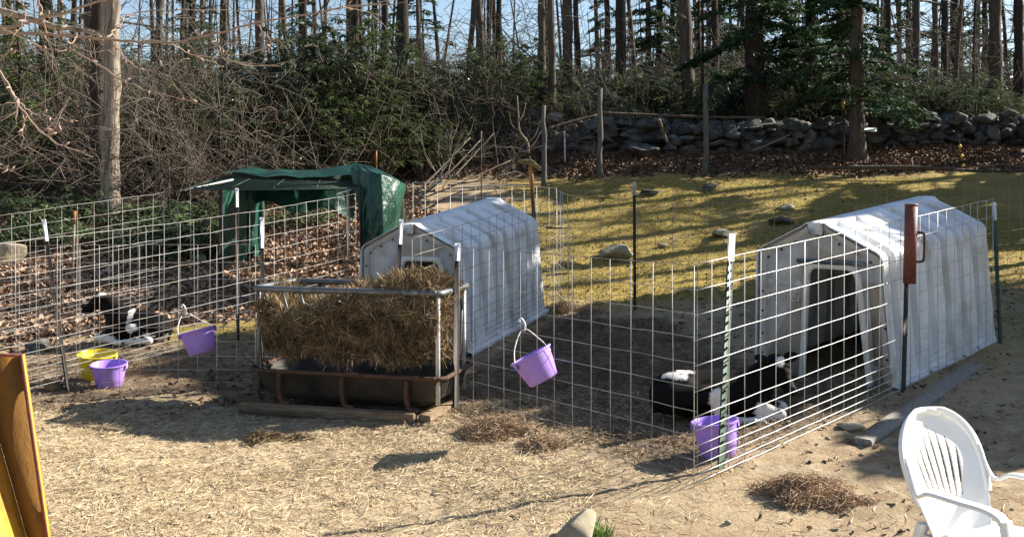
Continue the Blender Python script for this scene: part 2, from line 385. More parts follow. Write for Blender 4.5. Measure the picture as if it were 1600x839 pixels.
Lk.new(_noise(22, 12, .75), bp.inputs["Height"]); Lk.new(bp.outputs[0], b.inputs["Normal"])
ground = gb.build("ground", mg, smooth=True, loc=(0,0,0)); tag(ground, kind='structure')
ca = ground.data.color_attributes.new("zone", 'FLOAT_COLOR', 'POINT')
ca.data.foreach_set("color", np.stack([mm_, ll_, hh_, np.clip(1-sst(-.9, 1.4, XX-(YY-5.5)*.25+.4*nz2(XX, YY, 1.6, 12)), 0, 1)*(1-sst(8.0, 8.8, YY))*.85], -1).astype(np.float32).ravel())

# ================================================================ TREES
def branch(mb, p0, d0, L, r0, r1, segs, n, droop=0, wob=.25, tips=None):
    p = np.array(p0, float); d = unit(np.array(d0, float)); pts = [p.copy()]; ds = [d.copy()]
    for i in range(segs):
        d = unit(d + rng.normal(0, wob, 3)*.5 + np.array([0, 0, droop])); p = p + d*L/segs; pts.append(p.copy()); ds.append(d.copy())
    mb.tube(pts, np.linspace(r0, r1, segs+1), n, cap=False)
    return np.array(pts), np.array(ds)
def perp(d):
    a = rng.normal(0, 1, 3); a -= a@d*d; return unit(a)
def limbs(mb, p0, d0, L, r, depth, n=4, droop=.02):
    pts, ds = branch(mb, p0, d0, L, r, max(r*.25, .003), 5 if depth else 3, n if depth else 3, droop, .35)
    if depth:
        for _ in range(3 + (depth > 1)*2):
            i = rng.integers(1, len(pts)); s_ = unit(ds[i]*.7 + perp(ds[i])*.8 + np.array([0,0,.15]))
            limbs(mb, pts[i], s_, L*rng.uniform(.35, .6), max(r*(1-.13*i)*.5, .004), depth-1, 3, droop)
def trunk_path(base, h, lean, crook=.06):
    k = 9; z = np.linspace(0, 1, k)**1.25
    off = np.cumsum(rng.normal(0, crook, (k, 2)), 0); off -= off[0]
    return np.stack([base[0]+lean[0]*z*h+off[:,0]*z, base[1]+lean[1]*z*h+off[:,1]*z, base[2]-.15+z*h], 1)
def trunk_mesh(path, r, n=10):
    mb = MB(); k = len(path); z = np.linspace(0, 1, k)
    pp = smooth_path(path, 6); t_ = np.linspace(0, 1, len(pp))
    rad = r*(1-.72*t_)*(1+.55*np.exp(-t_*len(pp)/2.2))
    mb.tube(pp, rad, n, ref=np.array([0., 1, 0]))
    v = mb.v[0]; v[:, :2] += (vnoise(v, 2.2, 5)*r*.28)[:, None]*unit(v[:, :2]-np.repeat(pp[:, :2], n, 0)) if len(v) == len(pp)*n else 0
    return mb, pp, rad
def bare_tree(px, d, wpx, label, group=None, lean=0, h=None, bark='bark', low=2.2, nl=9, ztop=None, xy=None, leany=0, crook=None):
    nl = int(nl*.75)
    x, y = xy if xy else (X(px, d), d); z = G(x, y); r = max(wpx/F*d/2, .02)*.94; h = h or min(8+r*40, 15)
    root = thing("bare_tree", label, "tree", (x, y, z), group=group)
    mb, pp, rad = trunk_mesh(trunk_path((x, y, z), h, (lean, leany), crook or .055+r*.14), r, 12 if wpx > 16 else 8)
    mb.build("trunk", M[bark], root, smooth=True)
    lb = MB()
    for _ in range(nl):
        i = int(np.clip(rng.triangular(low/h, .75, 1)*len(pp), 2, len(pp)-1)); a = rng.uniform(0, 6.28)
        limbs(lb, pp[i], (math.cos(a), math.sin(a), rng.uniform(.1, .9)), rng.uniform(.8, 2.6)*(h/10), rad[i]*.42, 2)
    for _ in range(int(nl*1.2)):                     # dead lower twigs
        i = int(rng.uniform(.06, .5)*len(pp)); a = rng.uniform(0, 6.28)
        limbs(lb, pp[i], (math.cos(a), math.sin(a), rng.uniform(-.1, .4)), rng.uniform(.5, 1.5), .011, 1, 3)
    lb.build("crown", M['twig' if bark != 'bark_pale' else 'twig_pale'], root)
    return root
def hemlock_crown(pp, h, z0, z1, Lmax, nb, ns, leafs=(.16, .035), top=True):
    lb, nb_mb = [], MB(); C_, A_, N_ = [], [], []
    base = pp[0]
    for i in range(nb):
        zz = z0 + (z1-z0)*(i+rng.uniform(0, 1))/nb; tz = (zz-z0)/(z1-z0)
        k = np.argmin(abs(pp[:, 2]-base[2]-zz)); a = rng.uniform(0, 6.28)
        L = Lmax*(1-.8*tz if top else 1)*rng.uniform(.55, 1.05)
        d = unit(np.array([math.cos(a), math.sin(a), rng.uniform(-.1, .3)]))
        pts, ds = branch(nb_mb, pp[k], d, L, .022, .006, 6, 4, -.07, .14)
        q = smooth_path(pts, 6); m = int(ns*L/Lmax)+4
        idx = (rng.beta(1.6, 1.1, m)*(len(q)-1)).astype(int)
        dd = unit(np.gradient(q, axis=0))[idx]; side = unit(np.cross(dd, [0, 0, 1]))*rng.choice([-1, 1], m)[:, None]
        sp_ = .32*L*(1-idx/len(q)*.75)[:, None]*rng.uniform(0, 1, m)[:, None]
        c = q[idx] + side*sp_ + np.array([0, 0, -1])*(.12*sp_+rng.uniform(0, .10, (m, 1)))
        ax = unit(side*.75 + dd*.55 + rng.normal(0, .3, (m, 3)) + [0, 0, -.2])
        C_.append(c); A_.append(ax); N_.append(unit(np.cross(ax, rng.normal(0, .45, (m, 3))+[0, 0, 1])))
    c = np.concatenate(C_); n = len(c); f_ = MB()
    f_.add(*quads(c, np.concatenate(A_), np.concatenate(N_), rng.uniform(.6, 1.3, n)*leafs[0], rng.uniform(.7, 1.3, n)*leafs[1], .12))
    return nb_mb, f_
def hemlock(px, d, wpx, label, group=None, h=11, z0=1.2, z1=5.6, Lmax=2.3, nb=60, ns=130, xy=None, m='hemlock', name="hemlock_tree", bark='bark_dark', leafs=(.19, .042), top=True):
    x, y = xy if xy else (X(px, d), d); z = G(x, y); r = max(wpx/F*d/2, .02)
    root = thing(name, label, "tree", (x, y, z), group=group)
    mb, pp, rad = trunk_mesh(trunk_path((x, y, z), h, (0, 0), .03), r, 12)
    b_, f_ = hemlock_crown(pp, h, z0, z1, Lmax, nb, ns, leafs, top)
    mb.add(b_.data(), [np.concatenate(b_.f)]); mb.build("trunk", M[bark], root, smooth=True); f_.build("foliage", M[m], root)
    return root
# --- trunks one can tell apart
TG = "tall bare trees of the wood"
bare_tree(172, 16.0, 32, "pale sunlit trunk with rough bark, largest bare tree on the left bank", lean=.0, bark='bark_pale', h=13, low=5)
bare_tree(152, 17.2, 26, "dark trunk standing right behind the pale sunlit trunk on the left", bark='bark_dark', lean=-.005, h=13, low=5)
bare_tree(76, 22, 30, "thick dark trunk with blue sky on its left, left of the pale sunlit trunk", bark='bark_dark')
bare_tree(134, 24, 16, "slim grey trunk between the thick dark trunk and the pale sunlit trunk", lean=.015)
bare_tree(253, 24, 14, "slim brown trunk rising from bare brush just right of the pale sunlit trunk", lean=-.02)
bare_tree(350, 25, 12, "slim trunk rising from the bare brush left of the large rhododendron", lean=.01)
bare_tree(405, 22, 20, "straight brown trunk at the left edge of the large rhododendron", bark='bark')
bare_tree(552, 28, 16, "dark trunk standing behind the crown of the large rhododendron", bark='bark_dark')
bare_tree(602, 26, 15, "dark slim trunk on the right edge of the large rhododendron, left one of a pair", bark='bark_dark')
bare_tree(627, 25, 24, "dark thick trunk on the right edge of the large rhododendron, right one of a pair", bark='bark_dark', lean=.004)
bare_tree(656, 30, 9, "thin straight pole of a tree right of the large rhododendron", bark='bark')
bare_tree(724, 29, 11, "slanting forked trunk before the pale sky gap at the middle", lean=.09, bark='bark')
bare_tree(760, 26, 18, "grey trunk leaning left before the pale sky gap at the middle", lean=-.06, bark='bark')
bare_tree(779, 28, 12, "slim dark trunk just right of the leaning grey trunk at the middle", bark='bark_dark')
bare_tree(847, 24.5, 14, "slim trunk standing behind the leftmost wooden fence post, left one of two", bark='bark', lean=-.006)
bare_tree(863, 24, 15, "slim trunk standing behind the leftmost wooden fence post, right one of two", bark='bark', lean=-.004)
bare_tree(886, 26, 21, "thick brown trunk behind the left end of the stone wall", bark='bark')
bare_tree(906, 30, 11, "thin trunk close to the right of the thick brown trunk behind the wall's left end", bark='bark_dark')
bare_tree(970, 26.5, 21, "thick dark trunk rising above the wall right of the second wooden post", bark='bark_dark')
bare_tree(1000, 29, 11, "trunk leaning left, right beside the thick dark trunk above the second wooden post", lean=-.10, bark='bark')
bare_tree(1014, 33, 12, "slim grey trunk a little right of the left leaning trunk above the wall", bark='bark')
bare_tree(1079, 26, 25, "thick brown trunk leaning left above the third wooden post", lean=-.05, bark='bark')
bare_tree(1098, 24, 6, "whip thin tree rising just behind the third wooden post", bark='bark_dark', h=9)
bare_tree(1117, 30, 15, "straight dark trunk between the third wooden post and the big hemlock", bark='bark_dark')
bare_tree(1388, 30, 12, "slim dark trunk just right of the hemlock that carries the small sign", bark='bark_dark')
bare_tree(1430, 28, 14, "straight brown trunk above the broad capstones of the wall", bark='bark')
bare_tree(1462, 31, 13, "left trunk of a close pair above the right half of the wall", bark='bark')
bare_tree(1476, 30, 13, "right trunk of a close pair above the right half of the wall", bark='bark_dark')
bare_tree(1488, 29, 10, "thin trunk leaning right beside the close pair above the right half of the wall", lean=.07, bark='bark')
bare_tree(1522, 28, 6, "whip thin tree between the right leaning trunk and the thick right trunk", bark='bark_dark', h=9)
bare_tree(1556, 27, 24, "thick grey trunk near the right end of the wall, second from the right edge", bark='bark')
bare_tree(1593, 26, 18, "dark trunk at the right edge of the picture behind the wall", bark='bark_dark')
# slimmer ones deeper in the wood, in one group
for k in range(46):
    px = rng.uniform(-40, 1640); d = rng.uniform(30, 52)
    if 640 < px < 830 and k % 3: px -= 330
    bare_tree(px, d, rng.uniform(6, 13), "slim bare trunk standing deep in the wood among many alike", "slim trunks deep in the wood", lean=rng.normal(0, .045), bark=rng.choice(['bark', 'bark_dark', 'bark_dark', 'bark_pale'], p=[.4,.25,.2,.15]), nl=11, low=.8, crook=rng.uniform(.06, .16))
# hemlocks
hemlock(1180, 23.6, 36, "biggest dark hemlock, thick trunk behind the stone wall, right of the third wooden post", z0=1.3, Lmax=2.7, nb=50, ns=300)
hemlock(1265, 25, 21, "dark hemlock behind the wall between the biggest hemlock and the one with the sign", z0=1.2, Lmax=2.6, nb=44, ns=260)
hemlock(1340, 21.3, 26, "grey hemlock with low dark boughs before the wall, carrying a small pale sign", z0=1.2, z1=5, Lmax=2.2, nb=46, ns=230, bark='bark')
hemlock(1030, 31, 14, "hemlock with thin green boughs far behind the second wooden post", z0=.6, Lmax=2.4, nb=60, ns=200)
hemlock(1120, 34, 16, "hemlock far behind the wall, just left of the biggest hemlock", z0=.6, Lmax=2.8, nb=70, ns=260)
hemlock(655, 33, 12, "feathery hemlock far behind the right edge of the large rhododendron", z0=.6, Lmax=2.2, nb=44, ns=90)
hemlock(1490, 36, 14, "hemlock far behind the right half of the wall", z0=.6, Lmax=2.4, nb=46, ns=90)
hemlock(30, 17.5, 8, "young soft pale green pine at the left edge below the bare limbs", h=4.2, z0=.25, z1=3.9, Lmax=1.3, nb=42, ns=140, m='pine', name="young_pine", leafs=(.13, .022))
hemlock(88, 20, 8, "young green pine just left of the thick dark trunk on the left", h=4.6, z0=.25, z1=4.3, Lmax=1.4, nb=42, ns=130, m='pine', name="young_pine", leafs=(.13, .022))
for px, d in ((950,42),(1050,40),(1160,44),(1225,36),(1310,38),(1420,42),(1540,43),(1610,40),(300,42),(470,40),(585,41),(140,46)):
    hemlock(px, d, 13, "dark feathery hemlock deep in the wood", "hemlocks deep in the wood", z0=.3, z1=6.5, Lmax=2.6, nb=48, ns=170, leafs=(.20, .04))
# trees that stand right of the picture and shade the yard
EDGE = "evergreens along the right edge of the yard"
for (x, y, h, z0, z1, Lm, nb, ns) in ((8.8,8.7,4.1,1.3,3.6,1.3,80,480), (8.7,9.9,4.2,1.3,3.6,1.1,70,480), (9.7,10.75,5.3,1.6,4.7,1.15,80,480), (9.8,12.5,6.4,1.8,5.7,1.2,90,480), (10.0,14.3,8.5,3.2,7.5,1.5,130,540), (11.8,16.8,5.4,1.6,4.5,1.6,60,340), (13.4,19.6,6.0,1.5,5.2,2.0,60,340), (12.4,13.0,7.6,3.4,6.7,1.6,90,500)):
    hemlock(0, y, 30, "dark evergreen standing at the right edge of the yard beyond the fence", EDGE, h=h, z0=z0, z1=z1, Lmax=Lm, nb=nb, ns=ns, xy=(x, y), leafs=(.22, .06), top=False)
for (x, y, r) in ((12.5,18.2,44), (15,20.6,40), (18,19.5,40), (17,23.5,44), (22,24,44), (20,17,40)):
    bare_tree(0, 18, r, "tall bare tree standing right of the yard before the wood", "bare trees right of the yard", xy=(x, y), h=14, low=4, nl=12)

# ================================================================ SHRUBS
def laurel_variant(ntips, Rr, Hh, seed, leaf=(.115, .034), per=8):
    global rng; keep = rng; rng = np.random.default_rng(seed)
    st = MB(); C_, A_, N_ = [], [], []
    for i in range(ntips):
        a = rng.uniform(0, 6.28); rr = Rr*math.sqrt(rng.uniform(.02, 1)); zt = Hh*(1-.45*(rr/Rr)**2)*rng.uniform(.35, 1.03)
        tip = np.array([rr*math.cos(a), rr*math.sin(a), zt]); b0 = np.array([rr*.12*math.cos(a), rr*.12*math.sin(a), 0])
        midp = (tip*.5+b0*.5) + rng.normal(0, .08*Rr, 3) + [0, 0, .1*Hh]
        if i % 3 == 0: st.tube(smooth_path([b0, midp, tip], 4), np.linspace(.016, .005, 9), 4, cap=False)
        for c_ in range(2):
            ctr = tip + rng.normal(0, .07, 3)*c_
            aa = rng.uniform(0, 6.28)+np.arange(per)*6.28/per
            ax = unit(np.stack([np.cos(aa), np.sin(aa), rng.uniform(-.75, .25, per)], 1))
            L = leaf[0]*rng.uniform(.7, 1.25, per)
            C_.append(ctr + ax*(L/2+.012)[:, None]); A_.append(ax); N_.append(unit(np.cross(ax, rng.normal(0, .25, (per, 3))+[0, 0, 1])))
    c = np.concatenate(C_); n = len(c); f_ = MB(); A = np.concatenate(A_)
    f_.add(*quads(c, A, np.concatenate(N_), leaf[0]*rng.uniform(.75, 1.25, n), leaf[1]*rng.uniform(.8, 1.25, n), -.1))
    rng = keep
    return st, f_
def brush_variant(nst, Hh, Rr, seed):
    global rng; keep = rng; rng = np.random.default_rng(seed); st = MB(); tw = MB()
    for i in range(nst):
        a = rng.uniform(0, 6.28); d = np.array([math.cos(a)*Rr, math.sin(a)*Rr, rng.uniform(.6, 1.3)])
        b0 = np.array([math.cos(a), math.sin(a), 0])*rng.uniform(0, .25)
        pts, ds = branch(st, b0, d, Hh*rng.uniform(.6, 1.1), .013, .005, 7, 4, -.05, .32)
        for _ in range(8):
            k = rng.integers(1, len(pts)); limbs(tw, pts[k], unit(ds[k]*.6+perp(ds[k])), Hh*rng.uniform(.2, .5), .006, 1, 3, -.04)
    rng = keep; st.add(tw.data(), [np.concatenate([f for f in tw.f])]); return st, None
def shrub_proto(name, cat, st, f_, mst, mf, label, group, pn=("stem", "foliage")):
    r = thing(name, label, cat, (0, 0, 0), group=group); st.build(pn[0], mst, r, local=True); f_ and f_.build(pn[1], mf, r, local=True); return r
PL = [shrub_proto("rhododendron", "shrub", *laurel_variant(170, 1.15, 2.6, s), M['twig'], M['laurel'], None, None) for s in (1, 2, 3)]
PW = [shrub_proto("laurel_shrub", "shrub", *laurel_variant(120, .9, 1.25, s, (.10, .032), 7), M['twig'], M['laurel'], None, None) for s in (4, 5)]
PG = [shrub_proto("low_laurel", "shrub", *laurel_variant(60, .55, .5, s, (.095, .03), 6), M['twig'], M['laurel_low'], None, None) for s in (6, 7)]
PB = [shrub_proto("bare_bush", "bush", *brush_variant(13, 2.7, .75, s), M['twig'], M['twig'], None, None, ("branches", "")) for s in (8, 9, 10)]
used = set()
def put(protos, px, d, s, label, group, sz=None, xy=None):
    x, y = xy if xy else (X(px, d), d); p = protos[rng.integers(len(protos))]; loc = (x, y, G(x, y)-.04)
    rot = (rng.normal(0, .06), rng.normal(0, .06), rng.uniform(0, 6.28)); sc_ = (s, s, sz or s*rng.uniform(.9, 1.1))
    if p.name not in used:
        used.add(p.name); p.location = loc; p.rotation_euler = rot; p.scale = sc_; p['label'] = label
        if group: p['group'] = group
        return p
    return dup(p, loc, rot, sc_, label, group)
RG = "large rhododendrons behind the green tarp shelter"
for px, d, s in ((430,20.3,1.1),(470,21.2,1.3),(515,20.6,1.32),(560,20.4,1.25),(600,21.4,1.1),(490,19.0,.8),(545,19.2,.78),(440,19,.75),(595,19.6,.75),(395,20.5,.9),(410,18.3,.55),(360,19.5,.8)):
    put(PL, px, d, s, "tall rhododendron of the glossy thicket behind the green tarp shelter", RG)
for px, d, s in ((645,21.5,.85),(685,22.2,.95),(725,22.6,.9),(765,23.2,.95),(805,24,.95),(840,25,.9),(700,20.5,.5),(660,20,.5),(745,21.4,.5),(790,22.6,.5)):
    put(PL, px, d, s, "evergreen shrub between the rhododendron thicket and the left end of the stone wall", "evergreen shrubs left of the wall")
for k in range(24):
    px = 870+k*31+rng.uniform(-12, 12); put(PW, px, rng.uniform(23.7, 26.5), rng.uniform(.85, 1.35), "dark leafy shrub growing close behind the stone wall", "shrubs close behind the stone wall")
for k in range(70):
    px = rng.uniform(-60, 1660); d = rng.uniform(27, 46); put(PW if px > 830 else PW+PL, px, d, rng.uniform(1.0, 1.7)*(1 if px > 830 else .8), "leafy evergreen shrub of the dim undergrowth deep in the wood", "undergrowth shrubs deep in the wood")
for px, d, s in ((30,14.5,.8),(70,15,1),(110,14.6,.9),(205,14.9,.9),(235,14.4,1.0),(262,15.0,1.05),(290,14.5,.95),(318,15.1,1.1),(345,14.8,.9),(225,15.6,1.1),(275,15.8,1.1),(330,16,1.1),(135,15.8,1),(20,16,1.1),(430,16.4,.8),(480,16.8,.8)):
    put(PG, px, d, s, "low pale green laurel on the leafy bank behind the left fence", "low laurels on the leafy bank")
for px, d, s in ((205,17.3,1.05),(240,17.0,.95),(275,17.6,1.1),(310,17.2,1.0),(345,18,1.1),(375,18.2,1.0),(225,19.4,1.3),(265,20,1.3),(300,19.2,1.25),(335,20.4,1.35),(375,20,1.35),(110,18.8,1.0),(60,19,1.0),(190,21,1.3),(140,21,1.2),(20,20.5,1.1)):
    put(PB, px, d, s, "tangled bare bush of the twiggy brush left of the rhododendrons", "bare brush left of the rhododendrons")
for k in range(16):
    put(PB, rng.uniform(560, 880), rng.uniform(20.5, 26), rng.uniform(.5, .9), "thin bare bush in the undergrowth left of the stone wall", "bare bushes left of the wall")
for k in range(20):
    put(PB, rng.uniform(880, 1620), rng.uniform(23.6, 30), rng.uniform(.5, .9), "thin bare bush sticking up behind the stone wall", "bare bushes behind the wall")

for k in range(12):
    x = rng.uniform(-24, -11.5); y = rng.uniform(15, 30)
    bare_tree(0, y, 26, "bare tree of the wood on the left beyond the picture edge", "trees left of the picture", xy=(x, y), h=12, low=2)
    put(PB, 0, 0, 1.2, "bare bush of the wood on the left beyond the picture edge", "bushes left of the picture", xy=(x+1.1, y-1))
for px, d, s in ((215,18.2,.75),(262,18.8,.85),(318,18.6,.8),(352,18.9,.85),(185,20,.9),(60,21,.9),(20,19,.8)):
    put(PL, px, d, s, "rhododendron growing among the bare brush left of the tarp shelter", "rhododendrons in the bare brush")
for k in range(44):
    put(PB, rng.uniform(560, 1640), rng.uniform(26, 42), rng.uniform(.9, 1.5), "tall bare bush standing in the dim wood behind the wall and shrubs", "bare bushes deep in the wood")
# far wood, one mass
fw = MB(); fl_c, fl_a, fl_n = [], [], []
for k in range(150):
    d = rng.uniform(55, 105); x = rng.uniform(-.62, .62)*d; z = G(x, d); r = rng.uniform(.07, .2); h = rng.uniform(12, 20)
    lx = rng.normal(0, .9); fw.tube([(x, d, z-.3), (x+lx*.3, d, z+h*.4), (x+lx, d, z+h)], [r, r*.8, r*.3], 5, cap=False)
    for _ in range(9):
        zz = rng.uniform(1, 9); a = rng.uniform(0, 6.28); L = rng.uniform(1, 3)
        fw.tube([(x, d, z+zz), (x+math.cos(a)*L*.5, d+math.sin(a)*L*.5, z+zz+L*.25), (x+math.cos(a)*L, d+math.sin(a)*L, z+zz+L*rng.uniform(.2, .7))], [.035, .025, .01], 3, cap=False)
    m = 60; c = np.stack([x+rng.normal(0, 1.6, m), d+rng.normal(0, 1.6, m), z+np.abs(rng.normal(0, 1.3, m))], 1)
    ax = unit(rng.normal(0, 1, (m, 3))*[1, 1, .4]); fl_c.append(c); fl_a.append(ax); fl_n.append(unit(np.cross(ax, rng.normal(0, .6, (m, 3))+[0, 0, 1])))
tag(fw.build("far_wood", M['bark_dark'], loc=(0,0,0)), kind='stuff')
c = np.concatenate(fl_c); fb = MB(); fb.add(*quads(c, np.concatenate(fl_a), np.concatenate(fl_n), rng.uniform(.3, .6, len(c)), rng.uniform(.15, .28, len(c)), .1))
tag(fb.build("far_undergrowth", M['hemlock'], loc=(0,0,0)), kind='stuff')

# ================================================================ STONE WALL
def rock(mb, c, size, seed, nu=14, nv=9, cuts=5, rough=.12, cut=(.5, .82)):
    r = np.random.default_rng(seed); th = np.linspace(.001, np.pi-.001, nv); ph = 2*np.pi*np.arange(nu)/nu
    d = np.stack([np.sin(th)[:, None]*np.cos(ph), np.sin(th)[:, None]*np.sin(ph), np.cos(th)[:, None]+0*ph], -1).reshape(-1, 3)
    p = d.copy(); rad = 1+rough*vnoise(d, 1.6, seed % 97)+rough*.4*vnoise(d, 4, seed % 53); p = d*rad[:, None]
    for _ in range(cuts):
        n_ = unit(r.normal(0, 1, 3)); h = r.uniform(*cut); e = p@n_-h; p = p-np.where(e > 0, e, 0)[:, None]*n_*.97
    p = (p*np.array(size)) @ (rotz(r.uniform(0, 6.28))@rotx(r.normal(0, .15))).T
    mb.grid((p+np.array(c)).reshape(nv, nu, 3), True)
wl = MB(); sd = 100
for x0 in np.arange(-.9, 15.0, .29):
    dip = .60 + .13*math.sin(x0*.9)+.09*math.sin(x0*2.3+1) - (.12 if x0 < .3 else 0)
    yb = 22.4+.1*math.sin(x0*.8)
    zg = G(x0, yb); z = zg-.05
    while z < zg+dip:
        s_ = rng.uniform(.10, .25)*(1.25 if z < zg+.25 else 1); sx = s_*rng.uniform(.9, 1.7); sz = s_*rng.uniform(.42, .85)
        rock(wl, (x0+rng.uniform(-.16, .16), yb+rng.uniform(-.10, .12)+.12*(z-zg), z+sz*.8), (sx, s_*1.1, sz), sd, rough=.22, cuts=9, cut=(.36, .78)); sd += 1
        z += sz*1.3
    for yy in (.45,):
        s_ = rng.uniform(.25, .36); rock(wl, (x0, yb+yy, zg+.35), (s_, s_, .42), sd); sd += 1
o = wl.build("stone_wall", M['stone'], smooth=False); flip_fix(o)
tag(o, "long dry stone wall of grey field stones along the edge of the wood", "wall")
def boulder(px, py, d, size, label, m='stone', seed=1, name="boulder", xy=None, sink=.25, zc=None):
    x, y = xy if xy else (X(px, d), d); mb = MB(); rock(mb, (x, y, (zc if zc is not None else G(x, y))+size[2]*(1-2*sink)), size, seed, 26, 17, 9, .2, (.42, .8))
    return tag(flip_fix(mb.build(name, M[m], smooth=True)), label, "rock")
boulder(1003, 228, 22.0, (.85,.4,.22), "broad low boulder at the foot of the stone wall behind the second wooden post", seed=31)
boulder(962, 402, 14.9, (.37,.26,.15), "large angular pale rock on the mossy slope beside the dark fence post", 'stone_pale', 33)
boulder(1215, 340, 16.4, (.30,.2,.07), "flat dark stone lying highest in the moss above the right hutch", 'stone', 35)
boulder(1226, 322, 17.3, (.19,.15,.06), "small flat stone just behind the flat dark stone in the moss", 'stone_pale', 36)
boulder(1132, 376, 15.7, (.22,.2,.09), "small pale stone sunk in the moss behind the corner post", 'stone_pale', 37)
boulder(1012, 297, 18.7, (.26,.2,.07), "flat stone at the upper edge of the moss below the second wooden post", 'stone', 38)
boulder(1108, 294, 18.9, (.22,.18,.10), "grey stone at the upper edge of the moss below the third wooden post", 'stone', 39)
boulder(1038, 384, 15.4, (.13,.1,.04), "small flat pale stone in the moss right of the large rock", 'stone_pale', 40)
boulder(8, 432, 14.0, (.42,.4,.20), "whitish boulder at the left edge on the leafy bank", 'stone_pale', 41)
boulder(58, 538, 10.9, (.12,.1,.09), "dark fist sized stone on the leaves left of the leaning fence post", 'stone', 42)
boulder(312, 396, 14.2, (.16,.14,.12), "tan stone on the bank beside the left side of the tarp shelter", 'stone_pale', 43)
boulder(1330, 672, 7.0, (.10,.08,.03), "flat stone on the ground at the near end of the grey timber", 'stone_pale', 46)
boulder(900, 830, 5.3, (.17,.2,.125), "pale upright rock in the foreground with grass at its foot", 'stone_pale', 44, sink=.32)
# ================================================================ WIRE FENCE PANELS
HS = np.array([0,.035,.08,.122,.169,.239,.303,.417,.536,.653,.767,.88,1.0])*1.32
HU = np.array([0,.09,.2,.32,.45,.58,.71,.86,1.01,1.16,1.32])
HD = np.array([0,.10,.25,.41,.56,.71,.87,1.02,1.17,1.32])
def panel(pts, label, sp=.2, hs=HS, r=.0038, m='wire', group=None, rigid=True, wig=.006, lift=.02, sag=0, seed=0, ends=(0, 0)):
    rr = np.random.default_rng(seed); p = np.array(pts, float)
    if len(p) > 2: p = smooth_path(p, 8)
    L = np.concatenate([[0], np.cumsum(np.linalg.norm(np.diff(p[:, :2], axis=0), axis=1))]); tot = L[-1]
    def at(s): return np.array([np.interp(s, L, p[:, 0]), np.interp(s, L, p[:, 1])])
    def zb(s):
        if rigid:
            a, b_ = at(0), at(tot); return lift + np.interp(s, [0, tot], [G(*a)+ends[0], G(*b_)+ends[1]])
        return lift + G(*at(s))
    mb = MB(); nv = max(2, int(round(tot/sp))); ss = np.linspace(0, tot, nv+1)
    xy = np.array([at(s) for s in ss]); zz = np.array([zb(s) for s in ss]); n2 = rr.normal(0, wig, (len(ss), 2))
    bow = np.sin(np.linspace(0, np.pi, len(ss)))
    for j, h in enumerate(hs):
        q = np.stack([xy[:, 0]+n2[:, 0]*(h/1.3), xy[:, 1]+n2[:, 1]*(h/1.3), zz+h-sag*bow*(h/1.32)+rr.normal(0, wig*.25, len(ss))], 1)
        mb.tube(q, r, 5)
    nrm = np.array([-(xy[-1]-xy[0])[1], (xy[-1]-xy[0])[0]]); nrm = nrm/(np.linalg.norm(nrm)+1e-9)
    for i in range(len(ss)):
        top = hs[-1]-sag*bow[i]
        q = [(xy[i, 0]+nrm[0]*r*1.6, xy[i, 1]+nrm[1]*r*1.6, zz[i]-rr.uniform(0, .03)), (xy[i, 0]+n2[i, 0]*.5+nrm[0]*r*1.6, xy[i, 1]+n2[i, 1]*.5+nrm[1]*r*1.6, zz[i]+top*.5), (xy[i, 0]+n2[i, 0]+nrm[0]*r*1.6, xy[i, 1]+n2[i, 1]+nrm[1]*r*1.6, zz[i]+top)]
        mb.tube(q, r, 5)
    o = mb.build("wire_panel", M[m]); return tag(o, label, "fence panel", group)
PGp = "wire fence panels round the calf pens"
panel([(-.44, 8.24), (.35, 7.3), (1.16, 6.3)], "wire panel with the middle purple bucket hanging on it, running to the near corner", .2, hs=HD, seed=1, r=.0024, m='wire_mid', rigid=True, group=PGp, ends=(.0, -.04))
panel([(1.10, 6.05), (2.9, 7.72), (4.42, 9.22)], "bright wire panel running back from the near corner in front of the right hutch", .18, seed=2, r=.0030, group=PGp, wig=.004)
panel([(-4.75, 8.95), (-3.4, 9.02), (-2.12, 8.98)], "wire panel on the left in front of the yellow bucket, square to the viewer", .175, hs=HU, seed=3, r=.0021, group=PGp, m='wire_mid', wig=.008)
panel([(-5.15, 7.15), (-4.02, 9.0), (-2.9, 10.8), (-1.95, 12.6)], "wire panel on the left that slants back past the leaning post to the tarp shelter", .19, seed=4, m='wire_mid', r=.0023, group=PGp, sag=.05, wig=.012)
panel([(-6.6, 9.0), (-5.5, 10.8), (-4.15, 13.0)], "wire panel farthest left, slanting back behind the lying calf to the tarp shelter", .2, seed=5, m='wire_mid', r=.0021, group=PGp, wig=.012)
panel([(-.9, 9.02), (-.2, 10.62), (.5, 12.22)], "dull wire panel along the right side of the left calf hutch", .2, seed=6, group=PGp, m='wire_dull', r=.0026, wig=.006)
panel([(-1.3, 13.15), (-.4, 13.05), (.38, 12.95), (.56, 12.75), (.6, 12.4), (.72, 11.95)], "wire panel behind the left calf hutch, its right end bent round toward the viewer", .165, hs=HU*1.06, seed=7, group=PGp, rigid=False, m='wire', r=.0036, wig=.012)
panel([(.7, 12.25), (1.47, 12.05), (3.5, 12.2), (5.4, 12.5), (8.5, 13.3)], "thin brownish wire mesh fence in front of the mossy slope, behind both calf pens", .21, hs=np.linspace(0, 1.36, 9), r=.0026, seed=8, group=PGp, m='wire_dull', rigid=False, wig=.012)

